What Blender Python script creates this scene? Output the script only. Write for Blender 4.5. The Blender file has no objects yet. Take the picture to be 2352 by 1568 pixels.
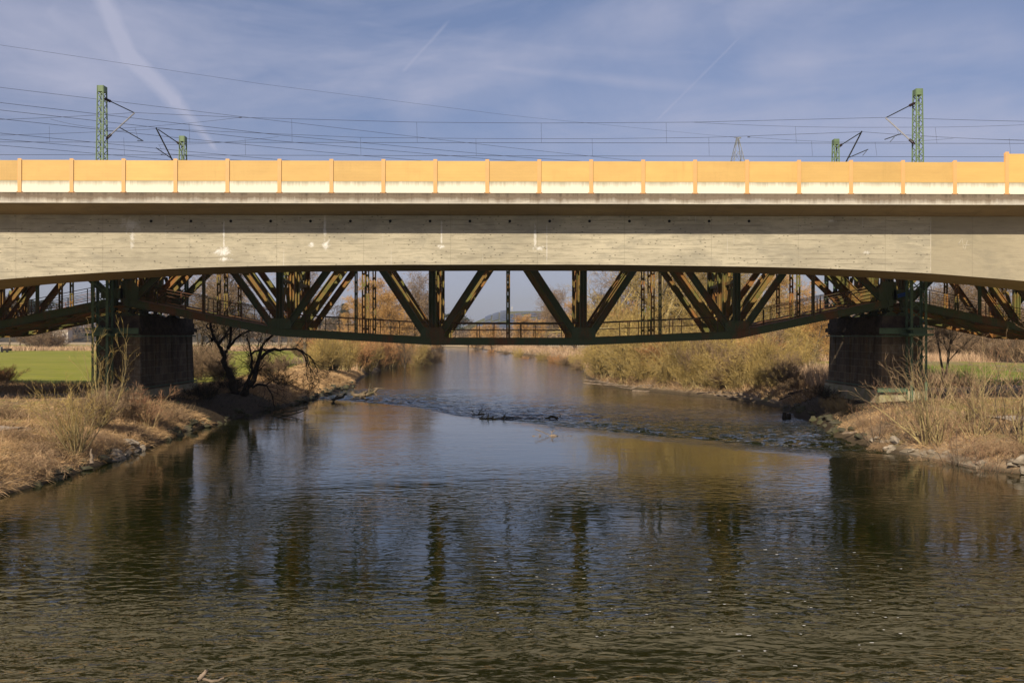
import bpy, math, random
import numpy as np
from mathutils import Vector, Matrix
F = 2550.0; CX = 1176.0; HY = 772.0; EYE = 6.2
C = bpy.context.scene.collection
RS = np.random.RandomState(7)
def P(x, y, D): return Vector(((x-CX)*D/F, D, EYE+(HY-y)*D/F))
def PX(x, D): return (x-CX)*D/F
def PZ(y, D): return EYE+(HY-y)*D/F

# ------------------------------------------------------------------ helpers
def tag(o, label=None, cat=None, group=None, kind=None):
    if label: o['label'] = label
    if cat: o['category'] = cat
    if group: o['group'] = group
    if kind: o['kind'] = kind
    return o
def empty(name, loc=(0,0,0)):
    o = bpy.data.objects.new(name, None); o.location = loc; o.empty_display_size = .5; C.objects.link(o); return o
def put(o, parent):
    C.objects.link(o)
    if parent is not None:
        o.parent = parent
        l = parent.matrix_basis.copy() if parent.parent is None else parent.parent.matrix_basis @ parent.matrix_basis
        o.matrix_parent_inverse = l.inverted()
    return o
class MB:
    """collects solids given in world coordinates"""
    def __init__(s): s.v = []; s.f = []
    def add(s, vs, fs):
        n = len(s.v); s.v += [tuple(v) for v in vs]; s.f += [tuple(i+n for i in f) for f in fs]
    def box(s, a, b):
        x0,y0,z0 = a; x1,y1,z1 = b
        x0,x1 = min(x0,x1),max(x0,x1); y0,y1 = min(y0,y1),max(y0,y1); z0,z1 = min(z0,z1),max(z0,z1)
        s.add([(x0,y0,z0),(x1,y0,z0),(x1,y1,z0),(x0,y1,z0),(x0,y0,z1),(x1,y0,z1),(x1,y1,z1),(x0,y1,z1)],
              [(0,3,2,1),(4,5,6,7),(0,1,5,4),(1,2,6,5),(2,3,7,6),(3,0,4,7)])
        return s
    def beam(s, a, b, w, d, up=(0,1,0), off=(0,0)):
        """bar a->b; d is its size along `up`, w across"""
        a = Vector(a); b = Vector(b); t = (b-a).normalized(); u = Vector(up)
        u = (u - t*u.dot(t)).normalized(); c = t.cross(u)
        o = c*off[0]+u*off[1]
        vs = [p+o+c*(sx*w/2)+u*(sy*d/2) for p in (a,b) for sx,sy in ((-1,-1),(1,-1),(1,1),(-1,1))]
        s.add(vs, [(3,2,1,0),(4,5,6,7),(0,1,5,4),(1,2,6,5),(2,3,7,6),(3,0,4,7)]); return s
    def hsec(s, a, b, w, d, t=.045):
        s.beam(a, b, t, d, off=(-w/2,0)); s.beam(a, b, t, d, off=(w/2,0)); s.beam(a, b, w-t-.004, .03)
        return s
    def prism(s, poly, y0, y1):
        n = len(poly)
        s.add([(x,y0,z) for x,z in poly]+[(x,y1,z) for x,z in poly],
              [tuple(range(n)), tuple(range(2*n-1,n-1,-1))]+[(i,i+n,(i+1)%n+n,(i+1)%n) for i in range(n)]); return s
    def tube(s, pts, r, n=6):
        pts = np.array([tuple(p) for p in pts], float)[None]; r = np.full((1,pts.shape[1]), r) if np.isscalar(r) else np.array(r,float)[None]
        v, t = tubes(pts, r, n); s.add(v.tolist(), t.tolist()); return s
    def cyl(s, a, b, r, n=10, r2=None):
        a = Vector(a); b = Vector(b); t = (b-a).normalized(); u = Vector((0,0,1)) if abs(t.z) < .9 else Vector((1,0,0))
        u = (u-t*u.dot(t)).normalized(); c = t.cross(u); r2 = r if r2 is None else r2
        vs = [p+(u*math.cos(k*2*math.pi/n)+c*math.sin(k*2*math.pi/n))*q for p,q in ((a,r),(b,r2)) for k in range(n)]
        s.add(vs, [tuple(range(n)), tuple(range(2*n-1,n-1,-1))]+[(i,i+n,(i+1)%n+n,(i+1)%n) for i in range(n)]); return s
    def build(s, name, m, parent=None, mats=None, fn=None):
        me = bpy.data.meshes.new(name); me.from_pydata(s.v, [], s.f); me.update()
        import bmesh
        bm = bmesh.new(); bm.from_mesh(me); bmesh.ops.recalc_face_normals(bm, faces=bm.faces); bm.to_mesh(me); bm.free()
        me.materials.append(m)
        if mats:
            for q in mats: me.materials.append(q)
            for p in me.polygons: p.material_index = fn(p)
        return put(bpy.data.objects.new(name, me), parent)
def norm(v): return v/np.maximum(np.linalg.norm(v, axis=-1, keepdims=True), 1e-9)
def tubes(pts, rad, n=4):
    """pts (M,K,3) rad (M,K) -> verts, tris"""
    M,K,_ = pts.shape
    t = np.gradient(pts, axis=1); t = norm(t)
    ref = np.where(np.abs(t[...,2:3]) > .85, np.array([1.,0,0]), np.array([0,0,1.]))
    u = norm(np.cross(t, ref)); w = np.cross(t, u)
    a = np.arange(n)*2*np.pi/n
    v = pts[:,:,None,:] + rad[:,:,None,None]*(u[:,:,None,:]*np.cos(a)[:,None]+w[:,:,None,:]*np.sin(a)[:,None])
    idx = np.arange(M*K*n).reshape(M,K,n)
    a0 = idx[:,:-1,:]; b0 = np.roll(a0,-1,2); a1 = idx[:,1:,:]; b1 = np.roll(a1,-1,2)
    tr = np.concatenate([np.stack([a0,b0,a1],-1).reshape(-1,3), np.stack([b0,b1,a1],-1).reshape(-1,3)])
    return v.reshape(-1,3), tr
def ribbons(base, d, L, W, droop, rs):
    N = len(base); side = norm(np.cross(d, norm(rs.normal(size=(N,3))))) * W[:,None]*.5
    mid = base + d*L[:,None]*.5 + np.array([0,0,-1.])*(droop*L*.12)[:,None]
    tip = base + d*L[:,None] + np.array([0,0,-1.])*(droop*L*.5)[:,None]
    v = np.stack([base-side, base+side, mid-side*.7, mid+side*.7, tip], 1).reshape(-1,3)
    k = (np.arange(N)*5)[:,None]
    tr = np.concatenate([k+[0,1,2], k+[1,3,2], k+[2,3,4]])
    return v, tr
def fast_mesh(name, parts, m):
    vs = []; ts = []; n = 0
    for v,t in parts: vs.append(v); ts.append(t+n); n += len(v)
    v = np.concatenate(vs).astype(np.float32); t = np.concatenate(ts).astype(np.int32)
    me = bpy.data.meshes.new(name); me.vertices.add(len(v)); me.vertices.foreach_set('co', v.ravel())
    me.loops.add(len(t)*3); me.loops.foreach_set('vertex_index', t.ravel())
    me.polygons.add(len(t)); me.polygons.foreach_set('loop_start', np.arange(len(t),dtype=np.int32)*3)
    try: me.polygons.foreach_set('loop_total', np.full(len(t),3,dtype=np.int32))
    except Exception: pass
    me.update(); me.validate(); me.materials.append(m); return me
def mobj(name, me, parent=None, loc=None):
    o = bpy.data.objects.new(name, me)
    if loc is not None: o.location = loc
    C.objects.link(o)
    if parent is not None: o.parent = parent
    return o
class SN:
    def __init__(s, seed, n=18, f0=.02, f1=.4):
        r = np.random.RandomState(seed); f = np.exp(r.uniform(np.log(f0), np.log(f1), n)); a = r.uniform(0,2*np.pi,n)
        s.kx = f*np.cos(a)*6.28; s.ky = f*np.sin(a)*6.28; s.p = r.uniform(0,6.28,n); s.w = (f0/f)**.6; s.w /= s.w.sum()**.5*1.2
    def __call__(s, x, y):
        x = np.asarray(x,float); y = np.asarray(y,float)
        return sum(w*np.sin(x*kx+y*ky+p) for w,kx,ky,p in zip(s.w,s.kx,s.ky,s.p))

# ------------------------------------------------------------------ node helpers
def material(name):
    m = bpy.data.materials.new(name); m.use_nodes = True; t = m.node_tree; t.nodes.clear()
    out = t.nodes.new('ShaderNodeOutputMaterial'); return m, t, out
def nd(t, typ, props=None, **ins):
    n = t.nodes.new('ShaderNode'+typ)
    for k,v in (props or {}).items(): setattr(n, k, v)
    for k,v in ins.items():
        key = int(k[1:]) if k[0]=='i' and k[1:].isdigit() else k.replace('_',' ')
        s = n.inputs[key]
        if isinstance(v, bpy.types.NodeSocket): t.links.new(v, s)
        else:
            if isinstance(v, tuple) and len(v)==3 and len(s.default_value)==4: v = v+(1,)
            s.default_value = v
    return n
def math_(t, op, a, b=0.0, clamp=False):
    n = nd(t,'Math',{'operation':op,'use_clamp':clamp}, i0=a, i1=b); return n.outputs[0]
def mixc(t, f, a, b, mode='MIX'):
    n = t.nodes.new('ShaderNodeMix'); n.data_type='RGBA'; n.blend_type=mode
    for s,v in ((n.inputs[0],f),(n.inputs[6],a),(n.inputs[7],b)):
        if isinstance(v, bpy.types.NodeSocket): t.links.new(v,s)
        else: s.default_value = v+(1,) if isinstance(v,tuple) and len(v)==3 else v
    return n.outputs[2]
def ramp(t, f, lo, hi, a=0.0, b=1.0):
    n = nd(t,'MapRange',{'clamp':True}, Value=f, From_Min=lo, From_Max=hi, To_Min=a, To_Max=b); return n.outputs[0]
def mapped(t, vec, scale=(1,1,1), loc=(0,0,0), rot=(0,0,0)):
    return nd(t,'Mapping', Vector=vec, Scale=scale, Location=loc, Rotation=rot).outputs[0]
def noise(t, vec, scale, detail=4, rough=.55, dist=0.0):
    return nd(t,'TexNoise', Vector=vec, Scale=scale, Detail=detail, Roughness=rough, Distortion=dist).outputs[0]
def principled(t, out, col, rough=.8, bump=None, bs=.3, bd=.02, metal=0.0, spec=.3):
    p = nd(t,'BsdfPrincipled', Base_Color=col, Roughness=rough, Metallic=metal)
    p.inputs['Specular IOR Level'].default_value = spec
    if bump is not None:
        b = nd(t,'Bump', Strength=bs, Distance=bd, Height=bump); t.links.new(b.outputs[0], p.inputs['Normal'])
    t.links.new(p.outputs[0], out.inputs[0]); return p
def gpos(t): return t.nodes.new('ShaderNodeNewGeometry').outputs['Position']
def ocoord(t): return t.nodes.new('ShaderNodeTexCoord').outputs['Object']
def simple(name, a, b, scale=3.0, rough=.8, bs=.25, bd=.01, spec=.3, aniso=(1,1,1), metal=0.0, lo=.35, hi=.65):
    m,t,o = material(name); v = mapped(t, gpos(t), aniso)
    n = noise(t, v, scale, 5, .6); c = mixc(t, ramp(t,n,lo,hi), a, b)
    principled(t,o,c,rough,noise(t,v,scale*6,3),bs,bd,metal,spec); return m
def twigmat(name, cols, rough=.85):
    m,t,o = material(name); g = t.nodes.new('ShaderNodeNewGeometry'); r = g.outputs['Random Per Island']
    cr = t.nodes.new('ShaderNodeValToRGB'); e = cr.color_ramp.elements
    e[0].color = cols[0]+(1,); e[1].color = cols[-1]+(1,)
    for i,c in enumerate(cols[1:-1]):
        q = e.new((i+1)/(len(cols)-1)); q.color = c+(1,)
    t.links.new(r, cr.inputs[0])
    n = noise(t, g.outputs['Position'], .35, 3); c = mixc(t, 1.0, cr.outputs[0], mixc(t, ramp(t,n,.3,.7), (.55,.53,.50), (1.25,1.2,1.12)), 'MULTIPLY')
    principled(t,o,c,rough,spec=.15); return m
SUN_E=5.0; SKY_S=.082; EXPO=0.0; HAZE=0.00012
SKY_TINT=(1.0,.88,.98); SKY_CLOUD=(5.7,5.9,7.6); SKY_HZ=.6; SKY_HAZE=(3.6,4.2,5.3)
# ------------------------------------------------------------------ materials
def concrete(name, base, dark, streak=1.0, pits=True, lime=None, seams=True, stainT=None):
    m,t,o = material(name); v = ocoord(t)
    big = noise(t, mapped(t,v,(.22,.22,.5)), 1.0, 4, .6)
    brd = noise(t, mapped(t,v,(.9,1,9.0)), 1.0, 8, .72)
    med = noise(t, mapped(t,v,(1.3,1,2.6)), 1.0, 8, .7, .8)
    c = mixc(t, ramp(t,big,.35,.68), base, dark)
    c = mixc(t, math_(t,'MULTIPLY',ramp(t,brd,.48,.66),.6*streak), c, tuple(x*.5 for x in dark))
    c = mixc(t, math_(t,'MULTIPLY',ramp(t,med,.55,.75),.35*streak), c, tuple(min(1,x*1.3) for x in base))
    c = mixc(t, math_(t,'MULTIPLY',ramp(t,noise(t,mapped(t,v,(.15,1,1.3),(5,2,1)),1.0,5,.6),.55,.66),.40*streak), c, tuple(x*.62 for x in dark))
    h = brd
    if seams:
        sv_ = nd(t,'SeparateXYZ', Vector=v).outputs
        fx = math_(t,'FRACT',math_(t,'MULTIPLY',math_(t,'ADD',sv_[0],1.1),.1923)); ml = ramp(t,math_(t,'ABSOLUTE',math_(t,'SUBTRACT',fx,.5)),.0,.007,1,0)
        c = mixc(t, math_(t,'MULTIPLY',ml,.38), c, tuple(x*.45 for x in dark))
        pn = noise(t, mapped(t,nd(t,'CombineXYZ',X=math_(t,'FLOOR',math_(t,'MULTIPLY',math_(t,'ADD',sv_[0],3.7),.1923)),Y=0.0,Z=0.0).outputs[0],(3.7,1,1)),1.0,0)
        c = mixc(t, ramp(t,pn,.35,.65,0,.22), c, tuple(x*.8 for x in base))
        sb = math_(t,'MULTIPLY',ramp(t,noise(t,mapped(t,v,(.45,1,.9),(7,3,2)),1.0,6,.7,.5),.50,.62),.55)
        c = mixc(t, sb, c, (dark[0]*.78,dark[1]*.80,dark[2]*.84))
    if pits:
        vo = nd(t,'TexVoronoi',{'feature':'F1'}, Vector=mapped(t,v,(3.0,1,5.0)), Scale=1.0)
        pm = ramp(t, vo.outputs[0], .10, .22, 1.0, 0.0)
        pm = math_(t,'MULTIPLY',pm, ramp(t,noise(t,mapped(t,v,(1.1,1,1.7),(9,0,3)),1.0,2),.40,.52))
        c = mixc(t, math_(t,'MULTIPLY',pm,.7), c, tuple(x*.22 for x in dark))
        # cold-joint hairlines between the boards
        w = nd(t,'TexWave',{'wave_type':'BANDS','bands_direction':'Z'}, Vector=v, Scale=1.1, Distortion=1.2, Detail=3.0, Detail_Scale=.4)
        lm = math_(t,'MULTIPLY',ramp(t,w.outputs[1],.0,.06,1,0),ramp(t,noise(t,mapped(t,v,(.6,1,3),(1,0,7)),1.0,3),.46,.60))
        c = mixc(t, math_(t,'MULTIPLY',lm,.6), c, tuple(x*.3 for x in dark))
    if lime:
        sx = nd(t,'SeparateXYZ', Vector=v).outputs
        wob = noise(t, mapped(t,v,(3,1,3)), 1.0, 4, .7, 1.0); wob2 = math_(t,'MULTIPLY',math_(t,'SUBTRACT',wob,.5),4.2)
        tot = None
        for (lx,lz,rx,rz,am) in lime:
            dx = math_(t,'DIVIDE',math_(t,'SUBTRACT',sx[0],lx),rx); dz = math_(t,'DIVIDE',math_(t,'SUBTRACT',sx[2],lz),rz)
            d = math_(t,'ADD',math_(t,'SQRT',math_(t,'ADD',math_(t,'POWER',dx,2.0),math_(t,'POWER',dz,2.0))),wob2)
            k = ramp(t,d,.25,1.25,am*.8,0.0); tot = k if tot is None else math_(t,'MAXIMUM',tot,k)
        c = mixc(t, tot, c, (.85,.84,.8))
        # faint vertical lime runs
        run = noise(t, mapped(t,v,(5.0,1,.16),(3,1,2)), 1.0, 2, .5); rg = noise(t, mapped(t,v,(.35,1,.25),(8,1,2)), 1.0, 2)
        c = mixc(t, math_(t,'MULTIPLY',math_(t,'MULTIPLY',ramp(t,run,.68,.72),ramp(t,rg,.5,.62)),.45), c, (.72,.71,.68))
    if stainT:
        z0,z1 = stainT   # dirt running down from the top edge
        sx = nd(t,'SeparateXYZ', Vector=v).outputs
        g = ramp(t, sx[2], z0, z1, 0.0, 1.0)
        st = noise(t, mapped(t,v,(2.6,1,.25)), 1.0, 5, .7); st2 = noise(t, mapped(t,v,(.5,1,.3),(4,4,4)), 1.0, 3)
        k = math_(t,'ADD',math_(t,'MULTIPLY',g,.62),math_(t,'ADD',math_(t,'MULTIPLY',st,.55),math_(t,'MULTIPLY',st2,.35)))
        c = mixc(t, ramp(t,k,.58,.80,0,.85), c, (.15,.105,.065))
        c = mixc(t, ramp(t,math_(t,'ADD',math_(t,'MULTIPLY',g,.5),st),.88,1.2,0,.9), c, (.035,.028,.02))
    principled(t,o,c,.88,h,.35,.012,spec=.2); return m
M = {}
LIME = [(PX(512,66.4), PZ(580,66.4), .42,.22,1.0),(PX(518,66.4), PZ(597,66.4), .34,.12,.9),(PX(513,66.4), PZ(540,66.4), .05,1.1,.7),
        (PX(300,66.4), PZ(518,66.4), .5,.35,.5),(PX(303,66.4), PZ(545,66.4), .12,.7,.5),(PX(715,66.4), PZ(562,66.4), .16,.12,.9),
        (PX(748,66.4), PZ(563,66.4), .20,.25,.95),(PX(745,66.4), PZ(525,66.4), .07,.8,.5),(PX(1013,66.4), PZ(567,66.4), .18,.12,.9),
        (PX(1013,66.4), PZ(540,66.4), .05,.7,.6),(PX(1238,66.4), PZ(570,66.4), .28,.14,.8),(PX(1228,66.4), PZ(545,66.4), .07,.6,.6),
        (PX(1908,66.4), PZ(506,66.4), .3,.1,.6),(PX(1990,66.4), PZ(578,66.4), .22,.09,.5)]
LIME = [(a,b-.0,c,d,e) for a,b,c,d,e in LIME]
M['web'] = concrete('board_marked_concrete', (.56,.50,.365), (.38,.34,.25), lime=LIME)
M['web2'] = concrete('brown_concrete', (.42,.365,.255), (.34,.30,.21), streak=.6, pits=False)
M['soffit'] = concrete('shade_tinted_concrete', (.36,.27,.16), (.27,.2,.12), streak=.3, pits=False)  # concrete browned and darkened: underside shade and warm bounce painted in
M['fascia'] = concrete('stained_fascia_concrete', (.64,.59,.48), (.44,.40,.34), streak=1.0, pits=False, stainT=(13.75,14.45))
M['plinth'] = None
def plinth_mat():
    m,t,o = material('white_plinth_concrete'); v = ocoord(t); sx = nd(t,'SeparateXYZ', Vector=v).outputs
    g = ramp(t, sx[2], 14.62, 15.10); st = noise(t, mapped(t,v,(7,1,.3)), 1.0, 4, .7); s2 = noise(t, mapped(t,v,(.6,1,.2)), 1.0, 2)
    k = math_(t,'ADD',math_(t,'MULTIPLY',g,.5),math_(t,'ADD',math_(t,'MULTIPLY',st,.5),math_(t,'MULTIPLY',s2,.45)))
    c = mixc(t, ramp(t,k,.70,1.0,0,.8), (.80,.75,.60), (.33,.29,.19))
    principled(t,o,c,.8,noise(t,v,8,3),.1,.01,spec=.2); return m
M['plinth'] = plinth_mat()
def orange_mat(name, a, b):
    m,t,o = material(name); v = ocoord(t); sx = nd(t,'SeparateXYZ', Vector=v).outputs
    c = mixc(t, ramp(t,noise(t,mapped(t,v,(.5,1,2)),1.0,4),.35,.7), a, b)
    c = mixc(t, ramp(t,noise(t,mapped(t,v,(.25,1,.25),(2,2,2)),1.0,5,.7),.5,.75,0,.35), c, tuple(x*.75 for x in b))
    oi = t.nodes.new('ShaderNodeObjectInfo').outputs['Random']; c = mixc(t, 1.0, c, mixc(t, oi, (.84,.84,.87), (1.05,1.04,1.0)), 'MULTIPLY')
    dr = math_(t,'MULTIPLY',ramp(t,noise(t,mapped(t,v,(5,1,.35),(1,2,6)),1.0,4,.7),.52,.72),ramp(t,noise(t,mapped(t,v,(.4,1,.4),(6,2,6)),1.0,2),.45,.65))
    c = mixc(t, math_(t,'MULTIPLY',dr,.22), c, tuple(x*.45 for x in b))
    z = math_(t,'FRACT',math_(t,'MULTIPLY',sx[2],6.0)); ln = ramp(t,z,.0,.06,1,0)
    c = mixc(t, math_(t,'MULTIPLY',ln,.28), c, tuple(x*.5 for x in b))
    principled(t,o,c,.55,ln,.3,-.01,spec=.3); return m
M['orange'] = orange_mat('orange_panel_paint', (.71,.455,.15), (.65,.41,.135))
M['orange_post'] = simple('orange_post_paint', (.71,.41,.16), (.67,.38,.15), 2.0, .5)
def steel(name, green, rust, lo, hi):
    m,t,o = material(name); v = gpos(t)
    n = noise(t, mapped(t,v,(.55,.9,.35)), 1.0, 5, .6); n2 = noise(t, mapped(t,v,(6,6,1.5)), 1.0, 4, .6)
    k = math_(t,'ADD',math_(t,'MULTIPLY',n,.75),math_(t,'MULTIPLY',n2,.25))
    c = mixc(t, ramp(t,k,lo,hi), green, rust)
    c = mixc(t, ramp(t,noise(t,v,3.5,5,.7),.58,.7,0,.6), c, tuple(x*.45 for x in rust))
    # rivet rows
    vo = nd(t,'TexVoronoi',{'feature':'F1'}, Vector=v, Scale=5.5); vo.inputs['Randomness'].default_value = .25
    rv = ramp(t,vo.outputs[0],.10,.2,1,0)
    c = mixc(t, math_(t,'MULTIPLY',rv,.45), c, tuple(x*.3 for x in green))
    principled(t,o,c,.72,n2,.3,.01,spec=.25); return m
M['steel'] = steel('rusty_green_steel', (.135,.135,.036), (.29,.12,.034), .43,.60)
M['steel_shaded'] = steel('shaded_green_steel', (.066,.086,.040), (.15,.065,.026), .49,.64)  # same steel, darkened to hold the near truss's shade in its colour
M['rail'] = steel('rail_steel', (.05,.06,.035), (.16,.06,.03), .42,.6)
M['plank'] = simple('rusty_walkway_plates', (.40,.17,.05), (.22,.12,.05), 1.6, .85, spec=.15)
M['green'] = simple('green_mast_paint', (.155,.225,.115), (.12,.175,.095), 2.5, .5, spec=.3)
M['tower'] = simple('blue_green_paint', (.095,.155,.09), (.065,.095,.055), 2.0, .6, spec=.25, lo=.42, hi=.7)
M['wire'] = simple('dark_wire', (.03,.03,.04), (.05,.05,.06), 2.0, .6)
M['tubeD'] = simple('dark_tube', (.035,.04,.035), (.05,.05,.04), 2.0, .5)
M['tubeL'] = simple('aluminium_tube', (.33,.33,.33), (.25,.24,.25), 2.0, .45)
M['insul'] = simple('insulator_glaze', (.035,.02,.02), (.05,.03,.03), 4.0, .35)
M['galv'] = simple('galvanised_steel', (.22,.23,.23), (.15,.16,.16), 2.0, .6)
M['black'] = simple('black_rubber', (.008,.008,.008), (.012,.012,.012), 2.0, .8)
def stone_mat(name, a, b, mortar, bs=1.0):
    m,t,o = material(name); v = gpos(t)
    g = t.nodes.new('ShaderNodeNewGeometry'); nx = nd(t,'SeparateXYZ', Vector=g.outputs['Normal']).outputs
    s = nd(t,'SeparateXYZ', Vector=v).outputs
    hx = math_(t,'ADD',s[0],math_(t,'MULTIPLY',s[1],.93))
    cv = nd(t,'CombineXYZ', X=hx, Y=s[2], Z=0.0).outputs[0]
    br = nd(t,'TexBrick',{'offset':.5}, Vector=cv, Color1=a, Color2=b, Mortar=mortar, Scale=1.0, Mortar_Size=.022, Mortar_Smooth=.3, Bias=.1, Brick_Width=1.15, Row_Height=.56)
    c = br.outputs[0]
    st = noise(t, mapped(t,v,(1.5,1.5,.14)), 1.0, 5, .65)
    c = mixc(t, ramp(t,st,.46,.62,0,.7), c, (.045,.033,.022))
    c = mixc(t, ramp(t,noise(t,mapped(t,v,(1.1,1.1,.12),(4,1,1)),1.0,4,.6),.60,.72,0,.6), c, (.20,.085,.035))
    c = mixc(t, ramp(t,noise(t,v,.7,5,.65),.56,.7,0,.5), c, (.30,.27,.21))
    c = mixc(t, ramp(t,noise(t,v,5.0,5,.65),.4,.7,0,.35), c, tuple(x*.5 for x in b))
    bm = math_(t,'ADD',math_(t,'MULTIPLY',br.outputs[1],-.6),noise(t,v,7,5,.7))
    principled(t,o,c,.9,bm,.8,.03,spec=.15); return m
M['stone'] = stone_mat('weathered_sandstone', (.21,.15,.09), (.115,.084,.055), (.27,.23,.16))
M['stone_cap'] = simple('blackened_sandstone', (.10,.075,.055), (.04,.03,.025), 1.5, .9, .5, .02, .1)
M['footing'] = simple('mossy_concrete', (.40,.34,.24), (.27,.25,.12), 1.2, .9, .4, .02, .15)
M['rock'] = simple('river_rock', (.42,.35,.26), (.20,.165,.12), 1.3, .9, .6, .03, .15)
M['rock_dark'] = simple('mossy_dark_rock', (.09,.08,.06), (.085,.085,.04), 1.6, .9, .6, .03, .15)
M['rock_dark2'] = simple('mossy_log_bark', (.24,.18,.12), (.10,.085,.045), 1.6, .9, .6, .03, .15)
M['slab'] = simple('revetment_concrete', (.36,.29,.21), (.22,.18,.12), .9, .9, .4, .02, .15)
M['bark_dark'] = simple('near_black_bark', (.022,.017,.013), (.045,.036,.026), 3.0, .9, .6, .02, .1)  # near-black: the willow's shade under the truss is in the colour
M['bark'] = simple('grey_brown_bark', (.16,.125,.085), (.09,.07,.05), 3.0, .9, .6, .02, .1)
M['bark_y'] = simple('lichen_bark', (.42,.33,.15), (.26,.20,.10), 2.2, .9, .6, .02, .1)
M['drift'] = simple('bleached_driftwood', (.34,.26,.19), (.16,.12,.08), 3.0, .85, .5, .02, .15)
M['drift_dark'] = simple('wet_driftwood', (.06,.045,.035), (.10,.09,.03), 3.0, .8, .5, .02, .2)
M['t_dark'] = twigmat('dark_twigs', [(.02,.015,.012),(.04,.03,.02),(.05,.042,.022)])  # willow and scrub twigs, shade beneath the bridges put into the colour
M['t_brown'] = twigmat('brown_twigs', [(.27,.19,.12),(.38,.27,.165),(.19,.14,.095),(.33,.23,.13)])
M['t_far'] = twigmat('distant_twigs', [(.15,.115,.09),(.21,.145,.10),(.115,.095,.08),(.17,.135,.085)])
M['t_orange'] = twigmat('orange_willow_twigs', [(.58,.33,.11),(.46,.27,.10),(.66,.41,.15),(.38,.24,.11)])
M['t_olive'] = twigmat('olive_willow_twigs', [(.52,.38,.11),(.35,.26,.08),(.60,.46,.17),(.44,.30,.12),(.36,.29,.12)])
M['t_rust'] = twigmat('rust_willow_twigs', [(.58,.29,.13),(.46,.23,.11),(.62,.36,.18),(.40,.26,.09)])
M['t_pink'] = twigmat('reddish_stems', [(.42,.22,.13),(.33,.19,.11),(.52,.32,.19)])
M['t_bramble'] = twigmat('bramble_stems', [(.46,.33,.20),(.34,.24,.14),(.56,.41,.25),(.34,.19,.12)])
M['t_green'] = twigmat('pine_needles', [(.022,.035,.018),(.035,.055,.025),(.03,.045,.03)])
M['straw'] = twigmat('dry_grass_blades', [(.62,.42,.22),(.50,.32,.16),(.72,.52,.30),(.36,.23,.12)])
M['reed'] = twigmat('pale_reeds', [(.56,.40,.26),(.46,.31,.20),(.66,.50,.33)])
M['litter'] = twigmat('dead_stems', [(.42,.27,.15),(.28,.18,.10),(.54,.38,.23),(.30,.22,.09)])
M['grassg'] = twigmat('green_grass', [(.13,.20,.03),(.18,.24,.05),(.22,.22,.08)])
M['panel'] = simple('solar_glass', (.095,.115,.17), (.12,.14,.20), .1, .35, spec=.5)
M['gravel'] = simple('gravel_path_stones', (.50,.42,.33), (.36,.30,.23), 2.5, .95, .5, .02, .1)
M['foam'] = simple('foam', (.75,.73,.68), (.6,.58,.52), 6.0, .6)
M['chalk'] = simple('chalk_scratch', (.55,.5,.4), (.42,.38,.29), 6.0, .9)
M['graffiti'] = simple('blue_paint', (.03,.09,.35), (.04,.12,.42), 3.0, .6)
M['wall'] = simple('pale_render', (.55,.50,.42), (.48,.44,.38), 2.0, .9)
M['roof'] = simple('roof_tiles', (.25,.12,.08), (.18,.1,.07), 2.0, .9)

# ------------------------------------------------------------------ terrain
LW = np.array([(43.6,-20.1),(48.9,-19.7),(55.9,-20.1),(61.3,-20.1),(72.5,-21.4),(77.9,-20.65),(91.4,-20.6),(106.8,-19.9),(139.9,-20.1),(160,-22.6),(179.7,-24),(232,-25.2),(298,-27),(400,-31),(479,-35),(560,-42),(632,-60),(700,-100),(760,-180)])
RW = np.array([(30,23.5),(49.7,22.9),(51.7,21.8),(57.9,21),(65.1,21),(70.3,21.05),(79.8,22.3),(86.4,22.2),(100,24.5),(110.6,22.7),(118.9,19.8),(134,14.4),(146.4,11.5),(165,11.8),(190,12.5),(230,14.5),(316,13.5),(370,6),(439,-4.5),(540,-14),(632,-26),(700,-62),(760,-172)])
LW = np.vstack([[-200,-26],[0,-23.5],[35,-20.6],LW]); RW = np.vstack([[-200,26],[0,25],RW])
NW = SN(3, 14, .03, .35); NT = SN(5, 22, .02, .5); NB = SN(9, 24, .15, 1.2)
def bankd(X, Y):
    wob = NW(Y, Y*0)*.35
    return np.maximum(np.interp(Y, LW[:,0], LW[:,1])+wob - X, X - np.interp(Y, RW[:,0], RW[:,1]) + NW(Y+99, Y*0)*.35)
def gh(X, Y):
    X = np.asarray(X,float); Y = np.asarray(Y,float)
    d = bankd(X,Y); d = np.where(Y>760, np.maximum(d, (Y-760)*.3), d)
    land = 1.75*(1-np.exp(-np.maximum(d,0)/2.6))+.25*np.minimum(np.maximum(d,0),.5)
    land += (NT(X,Y)*.10+NB(X,Y)*.05)*np.clip(d/2,0,1)
    # low flood dyke east and west of the old bridge, meadow a little lower
    return np.where(d>0, land, np.maximum(d*.55,-1.6))
def ghs(x, y): return float(gh(np.array([x]),np.array([y]))[0])
def axis(lo, hi, step, far, g=1.09):
    a = list(np.arange(lo, hi+1e-6, step)); s = step; x = hi
    while x < far: s *= g; x += s; a.append(x)
    return a
ax = axis(0, 62, .7, 3500, 1.10); ax = np.array([-v for v in ax[:0:-1]]+ax)
ay = np.array([-120,-90,-60,-30,-10,0,10,18]+axis(24, 160, .8, 5200, 1.035))
def grid_mesh(name, ax, ay, zf, m):
    X,Y = np.meshgrid(ax, ay); Z = zf(X,Y); v = np.stack([X,Y,Z],-1).reshape(-1,3)
    idx = np.arange(X.size).reshape(X.shape); a=idx[:-1,:-1]; b=idx[:-1,1:]; c=idx[1:,1:]; d=idx[1:,:-1]
    t = np.concatenate([np.stack([a,b,c],-1).reshape(-1,3), np.stack([a,c,d],-1).reshape(-1,3)])
    me = fast_mesh(name, [(v,t)], m); me.polygons.foreach_set('use_smooth', np.ones(len(me.polygons),bool)); return me, X.ravel(), Y.ravel()
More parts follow.
